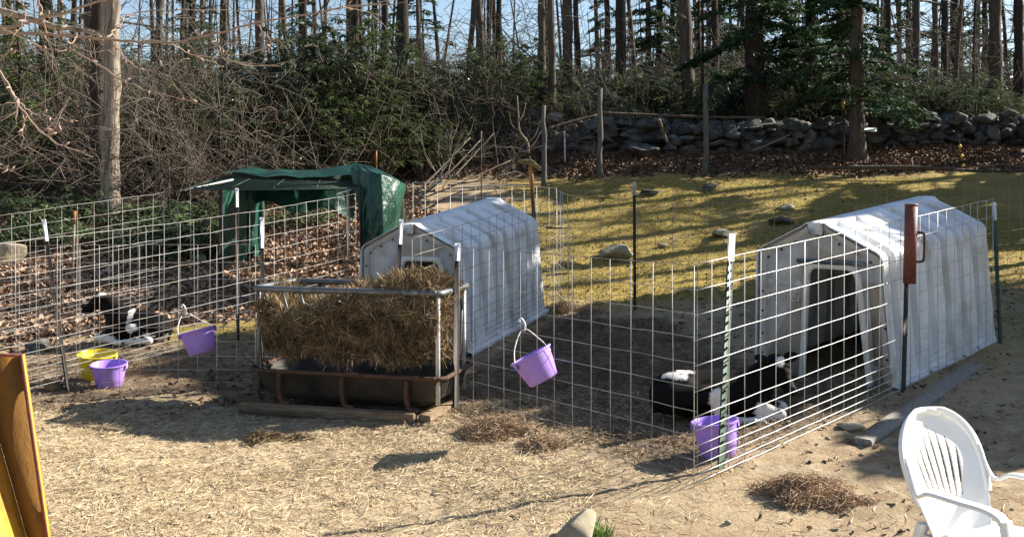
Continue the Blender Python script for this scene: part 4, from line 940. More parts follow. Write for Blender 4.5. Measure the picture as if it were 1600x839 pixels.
# ================================================================ BUCKETS
def bucket(label, c, s, tilt_axis, tilt, m='purple', bail=None, flat=0.0, group=None, rz=0, r0=.155, r1=.112, h=.21):
    root = thing("bucket", label, "bucket", c, group=group)
    Rm = rotz(rz) if tilt_axis is None else np.array(Matrix.Rotation(tilt, 3, Vector(tilt_axis)))@rotz(rz)
    mb = MB(); rings = []; a = 2*np.pi*np.arange(40)/40
    for r, z in ((.02,.004),(r1-.008,0),(r1,.008),(r1+(r0-r1)*.5,h*.5),(r0-.006,h*.93),(r0+.006,h*.935),(r0+.010,h*.97),(r0+.008,h),(r0-.003,h+.001),(r0-.008,h*.97),(r1+(r0-r1)*.5-.006,h*.5),(r1-.006,.014),(.0005,.012)):
        x = r*np.cos(a); y = r*np.sin(a); y = np.where(y > r*(1-flat), r*(1-flat), y); rings.append(np.stack([x, y, np.full(40, z)], 1)*s)
    mb.grid((np.array(rings).reshape(-1, 3)@Rm.T).reshape(len(rings), 40, 3), True)
    o = mb.build("pail", M[m], root, local=True, smooth=True); o.data.set_sharp_from_angle(angle=R(50))
    for sg in (-1, 1):
        mb = MB(); mb.box(Rm@(np.array([sg*(r0+.004), 0, h*.86])*s), np.array([.016, .04, .045])*s, Rm, .004); mb.build("lug", M[m], root, local=True)
    if bail is not None:
        e = [Rm@(np.array([sg*(r0+.010), 0, h*.88])*s) for sg in (-1, 1)]; top = np.array(bail)-np.array(c)
        mid = lambda p: p*.45+top*.55+np.array([np.sign(p[0])*.035, 0, -.012])
        mb = MB(); mb.tube(smooth_path([e[0], mid(e[0]), top, mid(e[1]), e[1]], 6), .0045, 6); hb = mb.build("handle", M['rope'], root, local=True, smooth=True)
        mb = MB(); mb.tube(smooth_path([top+[.005, 0, -.02], top+[.012, -.005, .03], top+[-.012, -.005, .075], top+[-.03, 0, .07], top+[-.03, 0, .05]], 4), .007, 6); mb.build("hook", M['tip'], hb, local=True, smooth=True)
    return root
BG = "plastic feed buckets"
c = P(850, 594, 7.22); bucket("purple bucket hanging tilted on the wire panel in the middle", tuple(c), 1.0, (0.22, 1, 0), R(-29), bail=P(818, 514, 7.36), group=BG, rz=.6)
c = P(316, 551, 8.72); bucket("purple bucket hanging tilted from the left wire panel, in front of the calf's rump", tuple(c), .98, (.25, 1, 0), R(-15), bail=P(289, 490, 8.86), group=BG, rz=.5)
x, y = X(163, 9.05), 9.05+.12; bucket("purple bucket standing on the ground in front of the yellow bucket", (x, y, G(x, y)), 1.0, (1, 0, 0), R(5), group=BG)
x, y = X(148, 9.4), 9.45; bucket("yellow bucket standing on the ground behind a purple one", (x, y, G(x, y)), 1.12, (1, .4, 0), R(6), m='yellow_plastic', group=BG)
x, y = X(1124, 6.58), 6.6; bucket("purple bucket standing in the near corner behind the studded green post", (x, y, G(x, y)), .95, (.25, 1, 0), R(-7), group=BG, r1=.122, h=.24)
mb = MB(); x, y = X(58, 8.75), 9.05; a = 2*np.pi*np.arange(28)/28; rings = [np.stack([r*np.cos(a), r*np.sin(a), np.full(28, z)], 1) for r, z in ((.001,.002),(.07,0),(.078,.03),(.085,.11),(.092,.125),(.085,.13),(.07,.06),(.001,.05))]
mb.grid(np.array(rings), True); o = mb.build("feed_pan", M['clay'], smooth=True, loc=(x, y, G(x, y)-.005)); o.rotation_euler = (.1, .12, 0); tag(o, "small brown feed pan on the ground at the far left behind the wire", "pan")

# ================================================================ PLANK, YELLOW POST, CHAIR
a, b_ = P(1347, 700, 6.62), P(1524, 573, 8.5); mid = (a+b_)/2; g0, g1 = G(a[0], a[1]), G(b_[0], b_[1]); L = math.hypot(b_[0]-a[0], b_[1]-a[1])
mb = MB(); mb.box((0, 0, .03), (L, .125, .065), None, .007)
o = mb.build("timber", M['wood_grey'], loc=(mid[0], mid[1], (g0+g1)/2-.02)); o.rotation_euler = (0, -math.atan((g1-g0)/L), math.atan2(b_[1]-a[1], b_[0]-a[0]))
tag(o, "long grey weathered timber lying on the ground beside the right wire panel", "timber")
# yellow channel
d = 3.0; root = thing("yellow_channel", "upright yellow steel channel with a rusty edge at the left edge of the foreground", "steel post", (-1.5, d, G(-1.5, d)))
RE = [P(px, py, d) for px, py in ((37,553),(78,839),(95,958),(140,1290))]; LE = [P(px, py, d) for px, py in ((-39,553),(42,839),(54,880),(108,1290))]
def slab(a, b_, off):
    mb = MB(); a = np.array(a); b_ = np.array(b_); n_ = len(a); v = np.concatenate([a, b_, b_+off, a+off]); i = np.arange(n_-1)
    mb.add(v, [np.concatenate([np.stack([i+k*n_, i+1+k*n_, i+1+((k+1) % 4)*n_, i+((k+1) % 4)*n_], 1) for k in range(4)]+[np.array([[k*n_+e for k in range(4)] for e in (0, n_-1)])])]); return mb
flip_fix(slab(LE, RE, np.array([0, .008, 0])).build("web", M['yellow_shaded'], root))
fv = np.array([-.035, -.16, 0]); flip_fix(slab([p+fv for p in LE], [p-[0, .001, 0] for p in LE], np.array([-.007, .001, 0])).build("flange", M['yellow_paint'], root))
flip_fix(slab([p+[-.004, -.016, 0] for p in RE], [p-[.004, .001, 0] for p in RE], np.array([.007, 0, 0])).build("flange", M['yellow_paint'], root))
flip_fix(slab([p+[-.0055, -.0185, .001] for p in RE], [p+[.0045, -.0185, .001] for p in RE], np.array([0, .002, 0])).build("rusty_edge", M['rust_red'], root))
flip_fix(slab([LE[0]+[0, -.002, .002], LE[0]+[0, -.002, -.006]], [RE[0]+[.003, -.018, .002], RE[0]+[.003, -.018, -.006]], np.array([0, .012, 0])).build("rusty_edge", M['rust_red'], root))

# white resin chair; local frame: faces -y, seat centre at the origin
gdir = np.array([.49, -.87]); cc = np.array([1.935, 4.46])+gdir*.23; cz = G(*cc)
ch = thing("garden_chair", "white moulded plastic garden chair with a slotted fan back, lower right foreground", "chair", (cc[0], cc[1], cz), (0, 0, math.atan2(gdir[0], -gdir[1])))
nu, nv = 241, 110; Uc = np.linspace(-1, 1, nu); Vc = np.linspace(0, 1, nv)
def back_pt(u, v):
    w_ = .185+.065*np.sin(np.clip(v/.62, 0, 1)*np.pi/2)
    cap_ = np.sqrt(np.clip(1-(np.clip(v-.56, 0, 1)/.44)**2.4, 0, 1)); w_ = w_*np.where(v > .56, np.maximum(cap_, 0.0), 1)
    z = .355+.515*v; y = .20+.13*v+.05*v*v-.055*np.abs(u)**2*(1-.3*v)
    return np.stack([u*w_, y, z], -1)
UU, VV = np.meshgrid(Uc, Vc); bpz = back_pt(UU, VV); mb = MB(); vts = bpz.reshape(-1, 3); fs = []
slots = [-.66, -.44, -.22, 0, .22, .44, .66]
for i in range(nv-1):
    for j in range(nu-1):
        um = (Uc[j]+Uc[j+1])/2; vm = (Vc[i]+Vc[i+1])/2; hole = False
        for k, s0 in enumerate(slots):
            lo = .22+.10*abs(s0); hi = .86-.38*abs(s0)**1.6; wslot = .013+.024*math.sin(np.clip((vm-lo)/(hi-lo), 0, 1)*math.pi)
            if lo < vm < hi and abs(um-s0*(.52+.48*vm)) < wslot*.9+.004: hole = True
        if not hole: fs.append((i*nu+j, i*nu+j+1, (i+1)*nu+j+1, (i+1)*nu+j))
mb.add(vts, [np.array(fs)])
o = bko = mb.build("backrest", M['white_plastic'], ch, local=True, smooth=True); md = o.modifiers.new("t", 'SOLIDIFY'); md.thickness = .007; md.offset = 0
# rolled rim following the back's outline down into the arms
def strip(path, wv, tv, mbx, ref):
    q = np.asarray(path); tq_ = unit(np.gradient(q, axis=0)); a_ = unit(np.cross(tq_, ref)); b2 = np.cross(a_, tq_); rings = []
    for i in range(len(q)):
        w2, t2 = (wv[i] if hasattr(wv, '__len__') else wv)/2, (tv[i] if hasattr(tv, '__len__') else tv)/2; r = []
        for k in range(12):
            an = 2*np.pi*k/12; cx = np.sign(math.cos(an))*abs(math.cos(an))**.55*w2; sx = np.sign(math.sin(an))*abs(math.sin(an))**.55*t2; r.append(q[i]+a_[i]*cx+b2[i]*sx)
        rings.append(r)
    mbx.grid(np.array(rings), True); mbx.add(np.array(rings[0]), [np.arange(12)[None]]); mbx.add(np.array(rings[-1]), [np.arange(12)[None]])
vb = np.concatenate([np.linspace(.30, .97, 26), np.full(20, .97), np.linspace(.97, .30, 26)])
eu = np.concatenate([np.full(26, -1), np.linspace(-1, 1, 20), np.full(26, 1)]); rim = back_pt(eu, vb)
mb = MB(); strip(rim, .040, .022, mb, np.array([0, 1., .25])); mb.build("back_rim", M['white_plastic'], bko, local=True, smooth=True)
for sg in (-1, 1):
    e0 = back_pt(np.array(float(sg)), np.array(.62)); e1 = back_pt(np.array(float(sg)), np.array(.42))
    pth = smooth_path([e0+[0, .0, .03], e1+[sg*.012, -.03, -.005], (sg*.275, .10, .595), (sg*.285, -.05, .60), (sg*.285, -.17, .60), (sg*.285, -.235, .575), (sg*.285, -.255, .50)], 6)
    mb = MB(); strip(pth, .062*sst(-4, 16, np.arange(len(pth))), .02*sst(-6, 12, np.arange(len(pth))), mb, np.array([0, .35, 1.]) ); mb.build("armrest", M['white_plastic'], ch, local=True, smooth=True)
    mb = MB(); strip(np.array([(sg*.285, -.245, .58), (sg*.285, -.262, .48), (sg*.29, -.275, .30), (sg*.30, -.29, .0)]), np.array([.06, .06, .055, .045]), np.full(4, .028), mb, np.array([0, 1., 0])); mb.build("leg", M['white_plastic'], ch, local=True, smooth=True)
    mb = MB(); strip(np.array([(sg*.20, .20, .43), (sg*.215, .235, .30), (sg*.245, .29, .0)]), np.array([.07, .06, .045]), np.full(3, .03), mb, np.array([0, 1., 0])); mb.build("leg", M['white_plastic'], ch, local=True, smooth=True)
U4, V4 = np.meshgrid(np.linspace(-1, 1, 40), np.linspace(0, 1, 30)); wd_ = .19+.075*V4**.7
st_ = np.stack([U4*wd_, .215-.46*V4, .365-.012*np.cos(U4*1.5)+.03*V4-.05*np.clip(V4-.86, 0, 1)**1*3*(V4 > .86)-.02*np.sin(V4*np.pi)*(1-U4**2)+.012*np.abs(U4)**3], -1)
mb = MB(); mb.grid(st_); o = mb.build("seat", M['white_plastic'], ch, local=True, smooth=True); md = o.modifiers.new("t", 'SOLIDIFY'); md.thickness = .008; md.offset = 0

# ================================================================ BRUSH PILE
def brush_pile(label, starts, d, name="brush_pile"):
    mb = MB()
    for pts, r in starts:
        q = smooth_path([P(px, py, dd) for px, py, dd in pts], 4); r *= .72; mb.tube(q, np.linspace(r, r*.35, len(q)), 6)
        for _ in range(3):
            i = rng.integers(2, len(q)); limbs(mb, q[i], unit((q[i]-q[i-1])/np.linalg.norm(q[i]-q[i-1])+perp(np.array([0, 1., 0]))*.8), rng.uniform(.4, 1.0), r*.45, 1, 4)
    return tag(mb.build(name, M['twig'], smooth=True), label, "brush pile")
brush_pile("heap of cut bare branches on the leaves behind the left hutch", [
 ([(648,303,15.8),(690,262,16.2),(735,215,16.6)], .03), ([(655,310,15.8),(700,272,16),(752,218,16.8)], .032), ([(640,318,15.7),(710,290,15.9),(800,250,16.6)], .028), ([(668,300,16),(700,255,16.5),(720,225,17)], .025),
 ([(700,290,16),(740,284,15.8),(805,268,16.5)], .022), ([(660,330,15.5),(720,300,15.6),(790,290,15.9)], .022), ([(690,285,16.2),(670,250,16.6),(655,215,17)], .02), ([(705,280,16.4),(738,245,16.8),(772,208,17.4)], .024), ([(630,310,15.8),(668,296,15.9),(700,268,16.4)], .02)], 16)

# ================================================================ BARE FRUIT TREE, limbs reaching in from the left
x, y = -3.9, 4.6; root = thing("fruit_tree", "bare tree left of the picture whose reddish budded limbs reach across the upper left", "tree", (x, y, G(x, y)))
mb = MB(); mb.tube(smooth_path([(x, y, G(x, y)-.2), (x+.05, y, .6), (x-.02, y+.03, 1.5), (x+.06, y, 2.4), (x+.2, y-.05, 3.2)], 6), np.linspace(.13, .07, 25), 12); mb.build("trunk", M['bark'], root, smooth=True)
LM = [
 ([(-420,60,4.5),(-200,45,4.3),(0,52,4.1),(85,55,4.05),(150,60,4.0),(260,67,4.0),(330,55,4.0),(400,36,4.0),(500,20,4.0),(622,-2,4.0)], .0135, .0035),
 ([(-400,100,4.5),(-150,78,4.2),(0,45,3.9),(65,30,3.9),(165,0,3.8),(230,-30,3.8)], .014, .005),
 ([(-420,20,4.5),(-160,20,4.1),(-40,70,3.9),(0,110,3.7),(30,165,3.65),(75,215,3.6),(145,246,3.6)], .012, .0025),
 ([(14,140,3.68),(40,170,3.7),(80,184,3.72),(122,190,3.75)], .005, .002), ([(75,58,4.05),(150,100,3.9),(215,137,3.8),(260,150,3.75),(306,158,3.75)], .006, .002),
 ([(170,64,4.0),(200,95,4.0),(230,110,4.0),(296,92,4.05)], .005, .002), ([(60,-15,3.9),(66,25,3.95),(73,56,4.05)], .006, .004), ([(165,60,4.0),(185,42,4.1),(212,20,4.2),(300,16,4.2),(402,20,4.3)], .006, .002),
 ([(75,214,3.6),(84,202,3.55),(93,191,3.55)], .004, .0025), ([(36,180,3.65),(36,205,3.65),(32,232,3.65)], .0035, .0015), ([(120,58,4.0),(100,80,3.8),(60,75,3.8),(25,80,3.9),(0,88,4)], .004, .002),
 ([(330,55,4.0),(345,75,3.9),(352,96,3.9)], .004, .002), ([(400,36,4.0),(420,60,4.0),(424,78,4.0)], .004, .002), ([(505,18,4.0),(530,14,3.9),(548,4,3.9)], .0035, .0015), ([(260,66,4.0),(300,85,4.1),(350,105,4.2)], .0035, .0015),
 ([(0,262,3.6),(14,266,3.6),(20,268,3.6)], .003, .002), ([(-60,200,3.7),(-20,245,3.65),(0,262,3.6)], .004, .003), ([(-100,0,4.0),(10,-5,3.9),(40,20,3.9),(20,60,3.8)], .005, .002)]
LQ = []
for pts, r0, r1 in LM:
    q = smooth_path([P(*p) for p in pts], 8); q[1:-1] += rng.normal(0, .003, (len(q)-2, 3)); LQ.append(q); mb = MB(); mb.tube(q, np.linspace(r0, r1, len(q))*.68, 6)
    for i in range(4, len(q)-1, 3):
        if rng.uniform() < .75: a_ = perp(unit(q[i]-q[i-1])); mb.tube([q[i], q[i]+a_*.012+unit(q[i]-q[i-1])*.008, q[i]+a_*.018+unit(q[i]-q[i-1])*.014], [.004, .0045, .0012], 5)
    mb.build("limb", M['twig_red'], root, smooth=True)
for k in range(34):
    q = LQ[rng.integers(len(LQ))]; i = rng.integers(3, len(q)-1); d0 = unit(q[i]-q[i-1]); mb = MB()
    pts, ds = branch(mb, q[i], unit(d0*.9+perp(d0)*.7+[0, .2, .15]), rng.uniform(.12, .38), .0019, .0008, 6, 4, .05, .22)
    for z in (2, 4): branch(mb, pts[z], unit(ds[z]+perp(ds[z])*.8), rng.uniform(.04, .12), .0011, .0006, 3, 3, .03, .2)
    mb.build("twig", M['twig_red' if k % 2 else 'twig'], root)
q = smooth_path([P(-250,-20,4.6), P(-60,5,4.4), P(30,25,4.3), P(85,42,4.2), P(110,45,4.2), P(145,52,4.15), P(160,62,4.1)], 6); mb = MB(); mb.tube(q, np.linspace(.017, .007, len(q))*(1+.15*np.sin(np.arange(len(q))*1.3)), 8); mb.build("limb", M['bark_pale'], root, smooth=True)
# ================================================================ CALVES (one continuous skin each, from blended volumes)
def surface_nets(D, o, h):
    s = D < 0; nx, ny, nz = D.shape
    acc = np.zeros((nx-1, ny-1, nz-1, 3)); cnt = np.zeros((nx-1, ny-1, nz-1))
    cor = [(i, j, k) for i in (0, 1) for j in (0, 1) for k in (0, 1)]
    def sl(c): return tuple(slice(c[a], D.shape[a]-1+c[a]) for a in range(3))
    for c in cor:
        for a in range(3):
            if c[a]: continue
            e = list(c); e[a] = 1; A, B = D[sl(c)], D[sl(e)]; mk = (A < 0) != (B < 0); t_ = np.where(mk, A/(A-B+1e-12), 0)
            for q in range(3): acc[..., q] += np.where(mk, c[q]+(t_ if q == a else 0), 0)
            cnt += mk
    act = cnt > 0; idx = -np.ones(act.shape, int); idx[act] = np.arange(act.sum())
    V = (np.argwhere(act)+acc[act]/cnt[act][:, None])*h+np.array(o); Fq = []
    for a in range(3):
        b_, c_ = (a+1) % 3, (a+2) % 3
        A = np.take(s, range(D.shape[a]-1), a); B = np.take(s, range(1, D.shape[a]), a); e = np.argwhere(A != B); fl = s[tuple(e.T)]
        ok = (e[:, b_] > 0) & (e[:, c_] > 0) & (e[:, b_] < D.shape[b_]-1) & (e[:, c_] < D.shape[c_]-1); e, fl = e[ok], fl[ok]
        def cell(db, dc): z = e.copy(); z[:, b_] -= db; z[:, c_] -= dc; return idx[tuple(z.T)]
        q = np.stack([cell(1, 1), cell(0, 1), cell(0, 0), cell(1, 0)], 1); q[~fl] = q[~fl][:, ::-1]; Fq.append(q)
    return V, np.concatenate(Fq)
def d_caps(p, a, b, ra, rb):
    a = np.array(a, float); b = np.array(b, float); ba = b-a; t_ = np.clip(((p-a)@ba)/(ba@ba+1e-9), 0, 1)
    return np.linalg.norm(p-a-t_[..., None]*ba, axis=-1)-(ra+(rb-ra)*t_)
def d_ell(p, c, r, Rm=np.eye(3)):
    q = (p-np.array(c))@np.array(Rm); k = np.linalg.norm(q/np.array(r), axis=-1); return (k-1)*min(r)*np.where(k > 1, 1, 1)
def smin(a, b, k): h = np.clip(.5+.5*(b-a)/k, 0, 1); return b+(a-b)*h-k*h*(1-h)
mc = bpy.data.materials.new("calf coat"); mc.use_nodes = True; t = mc.node_tree; N = t.nodes; Lk = t.links; b = N["Principled BSDF"]
at = N.new("ShaderNodeAttribute"); at.attribute_name = "coat"; tc = N.new("ShaderNodeTexCoord")
n_ = N.new("ShaderNodeTexNoise"); n_.inputs["Scale"].default_value = 60; n_.inputs["Detail"].default_value = 6; Lk.new(tc.outputs["Object"], n_.inputs[0])
mx1 = N.new("ShaderNodeMixRGB"); mx1.inputs["Color1"].default_value = (.0025, .0023, .0023, 1); mx1.inputs["Color2"].default_value = (.009, .0075, .007, 1); Lk.new(n_.outputs["Fac"], mx1.inputs["Fac"])
mx2 = N.new("ShaderNodeMixRGB"); mx2.inputs["Color1"].default_value = (.80, .77, .73, 1); mx2.inputs["Color2"].default_value = (.58, .53, .47, 1); Lk.new(n_.outputs["Fac"], mx2.inputs["Fac"])
mx3 = N.new("ShaderNodeMixRGB"); Lk.new(mx1.outputs[0], mx3.inputs["Color1"]); Lk.new(mx2.outputs[0], mx3.inputs["Color2"]); Lk.new(at.outputs["Fac"], mx3.inputs["Fac"]); Lk.new(mx3.outputs[0], b.inputs["Base Color"])
b.inputs["Roughness"].default_value = .7; b.inputs["Specular IOR Level"].default_value = .09
n2 = N.new("ShaderNodeTexNoise"); n2.inputs["Scale"].default_value = 130; n2.inputs["Detail"].default_value = 4; Lk.new(tc.outputs["Object"], n2.inputs[0]); bp = N.new("ShaderNodeBump"); bp.inputs["Strength"].default_value = .35; bp.inputs["Distance"].default_value = .006; Lk.new(n2.outputs["Fac"], bp.inputs["Height"]); Lk.new(bp.outputs[0], b.inputs["Normal"])
def calf(label, loc, rz, mirror, body, legs, neck, poll, muz, white_e, white_c, ear_l=.115, hw=1.0):
    h = .0105; lo = np.array([-.62, -.36, -.01]); hi = np.array([.72, .34, .66]); n = ((hi-lo)/h).astype(int)
    g = np.stack(np.meshgrid(*[lo[i]+np.arange(n[i])*h for i in range(3)], indexing='ij'), -1)
    D = np.full(g.shape[:3], 9.0)
    for c in body: D = smin(D, d_caps(g, *c), .05)
    for c in neck: D = smin(D, d_caps(g, *c), .045)
    for c in legs: D = smin(D, d_caps(g, *c), .022)
    P0, P1 = np.array(poll), np.array(muz); f = unit(P1-P0); Ln = np.linalg.norm(P1-P0)
    side = unit(np.cross(f, [0, 0, 1])); up = np.cross(side, f)
    hd = d_caps(g, P0+f*.03, P0+f*Ln*.35, .064*hw, .060*hw)
    hd = smin(hd, d_caps(g, P0+f*Ln*.35, P1-f*.02, .056*hw, .043*hw), .03)
    hd = smin(hd, d_ell(g, P1-f*.018, (.047, .040, .038), np.stack([side, f, up], 1)), .02)
    hd = smin(hd, d_caps(g, P0+f*.06-up*.045, P1-f*.05-up*.028, .038, .026), .03)          # jaw
    for s_ in (-1, 1): hd = smin(hd, d_caps(g, P0+f*.085+side*s_*.048+up*.03, P0+f*.12+side*s_*.048+up*.024, .018, .016), .015)   # brow
    D = smin(D, hd, .035)
    for s_ in (-1, 1):
        ed = unit(side*s_+up*.12-f*.22); c = P0+f*.02+ed*(.055+ear_l*.5); nrm = unit(np.cross(ed, f)*s_); third = np.cross(nrm, ed)
        D = smin(D, d_ell(g, c, (ear_l*.56, .012, .046), np.stack([ed, nrm, third], 1)), .014)
    for s_ in (-1, 1): D = np.maximum(D, -d_ell(g, P1+side*s_*.020+f*.018+up*.010, (.010, .010, .007)))   # nostrils
    V, Q = surface_nets(D, lo, h)
    nzv = vnoise(V, 16, 3)*.030+vnoise(V, 45, 9)*.010
    wm = np.full(len(V), 9.0)
    for c, r in white_e: wm = np.minimum(wm, d_ell(V, c, r))
    for c in white_c: wm = np.minimum(wm, d_caps(V, *c))
    coat = np.clip(.5-(wm+nzv)/.012, 0, 1)
    root = thing("calf", label, "calf", loc, (0, 0, rz)); sg = np.array([-1, 1, 1]) if mirror else np.array([1, 1, 1])
    mb = MB(); mb.add(V*sg, [Q[:, ::-1] if mirror else Q]); o = mb.build("body", mc, root, local=True, smooth=True)
    ca = o.data.color_attributes.new("coat", 'FLOAT_COLOR', 'POINT'); ca.data.foreach_set("color", np.stack([coat, coat, coat, coat*0+1], 1).astype(np.float32).ravel())
    for s_ in (-1, 1):
        mb = MB(); mb.sphere((P0+f*.10+side*s_*.058+up*.016)*sg, (.013, .013, .013), 10, 7); mb.build("eye", M['blackeye'], root, local=True, smooth=True)
    for c in legs[-4:]:
        pass
    return root
# right calf: faces right, head turned to the viewer
body = [((-.30,0,.195),(.22,0,.205),.165,.16),((-.05,0,.165),(.05,0,.165),.165,.165),((-.37,0,.19),(-.30,0,.2),.135,.15),((-.38,0,.305),(.24,0,.325),.05,.05),((-.45,0,.27),(-.475,-.02,.08),.022,.014),((-.25,-.10,.285),(-.25,.10,.285),.045,.045),((.25,-.10,.20),(.22,-.07,.30),.085,.06),((.25,.10,.20),(.22,.07,.30),.085,.06),((.30,0,.15),(.26,0,.1),.11,.09)]
legs = [((-.34,-.10,.19),(-.06,-.18,.225),.12,.06),((-.06,-.18,.225),(-.015,-.21,.055),.052,.036),((-.015,-.21,.055),(.20,-.225,.038),.033,.026),((.20,-.225,.038),(.29,-.225,.030),.028,.026),
        ((-.34,.10,.16),(-.14,.19,.16),.12,.07),((-.14,.19,.16),(-.32,.22,.05),.05,.035),((.20,-.13,.15),(.43,-.17,.075),.065,.042),((.43,-.17,.075),(.20,-.19,.035),.034,.024),((.20,.13,.15),(.50,.03,.085),.065,.042),((.50,.03,.085),(.52,.0,.03),.036,.028)]
neck = [((.24,0,.25),(.36,-.03,.36),.125,.088),((.36,-.03,.36),(.42,-.05,.43),.088,.07),((.30,-.02,.20),(.42,-.06,.36),.085,.045)]
xc, yc = X(1122, 7.45), 7.5
calf("black and white calf lying by the right hutch, head turned to the viewer", (xc, yc, G(xc, yc)-.01), R(2), False, body, legs, neck, (.43,-.055,.455), (.495,-.215,.245),
     [((-.34,-.09,.35),(.11,.05,.035)),((-.24,-.05,.38),(.07,.05,.035)),((.448,-.12,.445),(.026,.05,.040)),((-.44,-.1,.03),(.15,.1,.03))],
     [((-.045,-.21,.20),(-.015,-.22,.055),.062,.055),((-.02,-.21,.26),(-.06,-.22,.22),.03,.05),((-.015,-.22,.05),(.32,-.225,.03),.05,.05),((.28,-.18,.105),(.46,-.18,.06),.05,.06),((.46,-.18,.06),(.2,-.2,.03),.05,.04),((.5,.03,.09),(.52,0,.02),.055,.05)], ear_l=.145)
# left calf: in profile, facing left (built facing right, mirrored)
body = [((-.32,0,.165),(.06,0,.215),.15,.16),((-.12,0,.165),(0,0,.17),.155,.155),((-.38,0,.15),(-.3,0,.16),.115,.13),((-.40,0,.235),(.08,0,.345),.045,.05),((-.455,0,.2),(-.47,-.04,.05),.022,.014),((-.26,-.09,.24),(-.26,.09,.24),.04,.04),((.08,-.10,.20),(.06,-.07,.32),.085,.055),((.08,.10,.20),(.06,.07,.32),.085,.055),((.14,0,.16),(.12,0,.1),.105,.09)]
legs = [((-.34,-.09,.16),(-.12,-.17,.17),.105,.062),((-.12,-.17,.17),(-.33,-.205,.055),.05,.036),((-.33,-.205,.055),(-.06,-.225,.038),.032,.026),((-.06,-.225,.038),(.03,-.225,.030),.028,.026),
        ((-.34,.10,.16),(-.14,.19,.15),.11,.07),((-.14,.19,.15),(-.32,.22,.05),.05,.035),((.05,-.12,.14),(.26,-.16,.075),.062,.042),((.26,-.16,.075),(.03,-.185,.038),.034,.024),((.05,.12,.14),(.27,.13,.075),.062,.042),((.27,.13,.075),(.04,.16,.035),.034,.024)]
neck = [((.06,0,.28),(.20,0,.41),.115,.080),((.20,0,.41),(.27,0,.48),.080,.066),((.14,0,.22),(.27,0,.42),.08,.045)]
xc, yc = X(200, 11.0), 11.0
calf("black and white calf lying on dead leaves at the left, seen in profile facing left", (xc, yc, G(xc, yc)-.01), R(-4), True, body, legs, neck, (.285,-.01,.49), (.465,-.05,.345),
     [((-.065,-.12,.34),(.024,.12,.11)),((-.13,-.21,.19),(.075,.10,.040)),((-.42,-.06,.045),(.055,.16,.075)),((.30,-.03,.545),(.05,.06,.02))],
     [((-.36,-.2,.06),(.05,-.225,.03),.055,.05),((-.26,-.2,.10),(-.36,-.2,.06),.04,.055),((.20,-.15,.07),(.32,-.16,.06),.06,.06),((.26,-.16,.06),(.0,-.19,.03),.055,.045),((.22,.13,.07),(.3,.13,.06),.05,.05)], ear_l=.11)

# ================================================================ LOOSE HAY CLUMPS
def clump(px, py, d, rx_, ry_, rz_, n, label, m='hay', L=(.04, .13), W=.0034):
    n = int(n*1.7)
    x, y = X(px, d), d; g = G(x, y); a = rng.uniform(0, 6.28, n); r = np.sqrt(rng.uniform(0, 1, n)); e = rng.uniform(.2, 1, n)
    lump = 1+.35*np.sin(a*3+1)*r
    c = np.stack([rx_*r*np.cos(a)*lump, ry_*r*np.sin(a)*lump, rz_*(1-r**1.6)*e*lump+.01], 1)
    ax = unit(np.stack([np.cos(a+rng.normal(0, 1.1, n)), np.sin(a+rng.normal(0, 1.1, n)), rng.normal(-.1, .38, n)], 1)); nr = unit(np.cross(ax, rng.normal(0, 1, (n, 3))))
    core = MB(); th = np.linspace(0, 2*np.pi, 25)[:-1]; core.grid(np.array([np.stack([rx_*.85*q*np.cos(th)*(1+.2*np.sin(th*3+1)), ry_*.85*q*np.sin(th)*(1+.2*np.sin(th*3+1)), np.full(24, rz_*.62*(1-q**1.8))+.012*np.sin(th*5+q*9)*rz_*8*q*(1-q)], 1) for q in np.linspace(.001, 1, 9)]), True)
    return hay_thing(label, (x, y, g-.015), rng.uniform(-.2, .2), core, (c, ax, nr), name="hay_clump", Ls=L, W=W, m='clump' if m == 'bedding' else m, cm='clump_core')
clump(1255, 742, 5.85, .27, .17, .12, 1500, "heap of brown hay on bare ground outside the near corner of the right wire panel", 'bedding')
clump(1315, 757, 5.7, .20, .09, .06, 600, "thin tail of brown hay trailing right of the heap near the corner", 'bedding')
clump(778, 672, 7.45, .34, .18, .17, 1700, "mound of hay pressed against the wire right of the hay feeder", 'bedding')
clump(850, 690, 7.05, .20, .12, .09, 800, "low hay mound under the hanging purple bucket in the middle", 'bedding')
clump(412, 688, 7.5, .15, .10, .08, 600, "small wisp of hay on the straw in front of the feeder's left end", 'hay')
clump(468, 684, 7.5, .11, .07, .05, 350, "smaller wisp of hay in front of the feeder, right of the other", 'hay')
clump(880, 452, 12.2, .24, .16, .13, 900, "reddish brown heap of old hay against the bent wire end", 'bedding')
clump(925, 462, 12.0, .16, .10, .06, 350, "flat scrap of old hay right of the reddish heap by the bent wire", 'bedding')
clump(885, 375, 14.6, .16, .12, .05, 250, "small patch of leaves and hay in the moss above the bent wire end", 'leaf_dark')

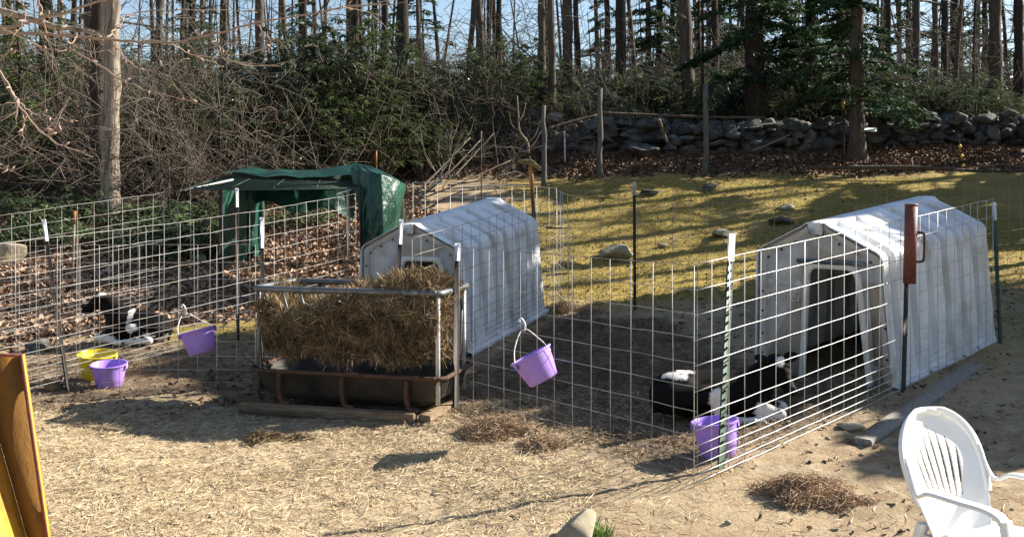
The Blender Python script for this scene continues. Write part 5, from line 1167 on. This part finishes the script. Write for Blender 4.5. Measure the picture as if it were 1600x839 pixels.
# ================================================================ LITTER (uncountable)
def scatter(n, gen, keep, L, W, m, name, tilt=.25, lift=.006, bend=.1, along=None):
    c = gen(n); k = keep(c[:, 0], c[:, 1]) > rng.uniform(0, 1, len(c)); c = c[k]; n = len(c)
    z = GA(c[:, 0], c[:, 1]); a = rng.uniform(0, 6.28, n)
    if along is not None: a = np.where(rng.uniform(0, 1, n) < .6, along+rng.normal(0, .5, n), a)
    ax = unit(np.stack([np.cos(a), np.sin(a), rng.normal(0, tilt, n)], 1)); nr = unit(np.cross(ax, rng.normal(0, .5, (n, 3))+[0, 0, 1]))
    mb = MB(); mb.add(*quads(np.column_stack([c, z+lift+np.abs(rng.normal(0, .007, n))]), ax, nr, rng.uniform(*L, n), rng.uniform(*W, n), bend))
    return tag(mb.build(name, M[m], loc=(0,0,0)), kind='stuff')
def box_gen(x0, x1, y0, y1): return lambda n: np.stack([rng.uniform(x0, x1, n), rng.uniform(y0, y1, n)], 1)
def patchy(x, y, s, seed): return np.clip(.55+.7*nz2(x, y, s, seed), 0, 1)
scatter(95000, box_gen(-5, 1.6, 4.6, 8.5), lambda x, y: np.clip(1.1-sst(-.9, 1.2, x-(y-5.5)*.25)*1.05, .03, 1)*(.35+.65*patchy(x, y, 2.2, 21)), (.03, .13), (.002, .0052), 'straw', "straw_litter", .14, .008, .10)
scatter(12000, box_gen(-1, 5, 4.6, 8.5), lambda x, y: .22*patchy(x, y, 2.5, 22)*(1-poly_mask(x, y, PEN, .1)), (.03, .10), (.003, .006), 'straw', "straw_scraps", .12)
scatter(46000, box_gen(-.9, 3.2, 6.1, 11.9), lambda x, y: masks(x, y)[2]*(.3+.7*patchy(x, y, 2.6, 23)), (.05, .17), (.003, .007), 'bedding', "hay_bedding", .25, .012)
scatter(48000, box_gen(-5.2, -.3, 7.6, 11.4), lambda x, y: np.clip(masks(x, y)[2]+.35, 0, 1)*patchy(x, y, 2.4, 24)*.95, (.04, .14), (.003, .006), 'bedding', "trodden_hay", .2, .008)
scatter(60000, box_gen(-8.5, .2, 10.2, 19), lambda x, y: masks(x, y)[1]*.85, (.06, .12), (.035, .065), 'leaf', "leaf_litter", .35, .014, .25)
scatter(40000, box_gen(-4, 11, 18.3, 23), lambda x, y: masks(x, y)[1]*.8, (.07, .13), (.04, .07), 'leaf_dark', "wood_edge_leaves", .35, .014, .25)
scatter(5000, box_gen(1.2, 6, 5.2, 11), lambda x, y: .5*patchy(x, y, 1.8, 28)*(1-poly_mask(x, y, PEN, .1)), (.02, .06), (.008, .03), 'leaf_dark', "ground_debris", .3, .008, .2)
scatter(3500, box_gen(-5.0, -.6, 8.2, 12), lambda x, y: .5*patchy(x, y, 1.8, 31), (.03, .08), (.015, .045), 'leaf_dark', "pen_leaves", .3, .012, .2)
scatter(2500, box_gen(-.6, 6, 10.8, 19), lambda x, y: .25*patchy(x, y, 1.5, 25), (.05, .10), (.025, .05), 'leaf_dark', "scattered_leaves", .3, .01, .2)
scatter(80000, box_gen(-1.2, 8, 11, 20.5), lambda x, y: masks(x, y)[0]*(.25+.75*patchy(x, y, 2.1, 29)), (.015, .045), (.005, .014), 'moss_tuft', "moss_tufts", .6, .012, .2)
scatter(7000, box_gen(-.6, 7, 10.0, 20.4), lambda x, y: np.clip(masks(x, y)[0]+sst(9.8, 10.8, y)*sst(12.8, 11.8, y)*.8, 0, 1)*patchy(x, y, 1.9, 30)*.8, (.02, .07), (.006, .025), 'leaf_dark', "moss_debris", .35, .014, .2)
scatter(9000, box_gen(-3, 5, 4.5, 8.2), lambda x, y: np.clip(nz2(x, y, 3.3, 26)-.55, 0, 1)*1.4, (.03, .07), (.003, .006), 'grass', "grass_sprigs", .9, .012, .2)
n = 160; c = np.stack([rng.normal(X(935, 5.35), .025, n), rng.normal(5.33, .04, n)], 1); a = rng.uniform(0, 6.28, n); ax = unit(np.stack([np.cos(a)*.6, np.sin(a)*.6, rng.uniform(.5, 1.2, n)], 1)); Lg = rng.uniform(.05, .11, n)
mb = MB(); mb.add(*quads(np.column_stack([c, GA(c[:, 0], c[:, 1])])+ax*(Lg/2)[:, None], ax, unit(np.cross(ax, rng.normal(0, 1, (n, 3)))), Lg, rng.uniform(.003, .007, n), .15)); tag(mb.build("grass_tuft", M['grass'], loc=(0,0,0)), kind='stuff')
# small stones lying about
n = 130; mb = MB()
for k in range(n):
    x, y = rng.uniform(-3, 5), rng.uniform(4.7, 8.3); s_ = rng.uniform(.006, .022)
    mb.sphere((x, y, G(x, y)+s_*.2), (s_*rng.uniform(1, 1.7), s_, s_*.6), 7, 5, rotz(rng.uniform(0, 6.28)))
tag(mb.build("pebbles", M['stone_pale'], smooth=True, loc=(0,0,0)), kind='stuff')
for o in sc.objects:
    if o.type == 'MESH' and not o.data.materials: o.data.materials.append(M['wood'])
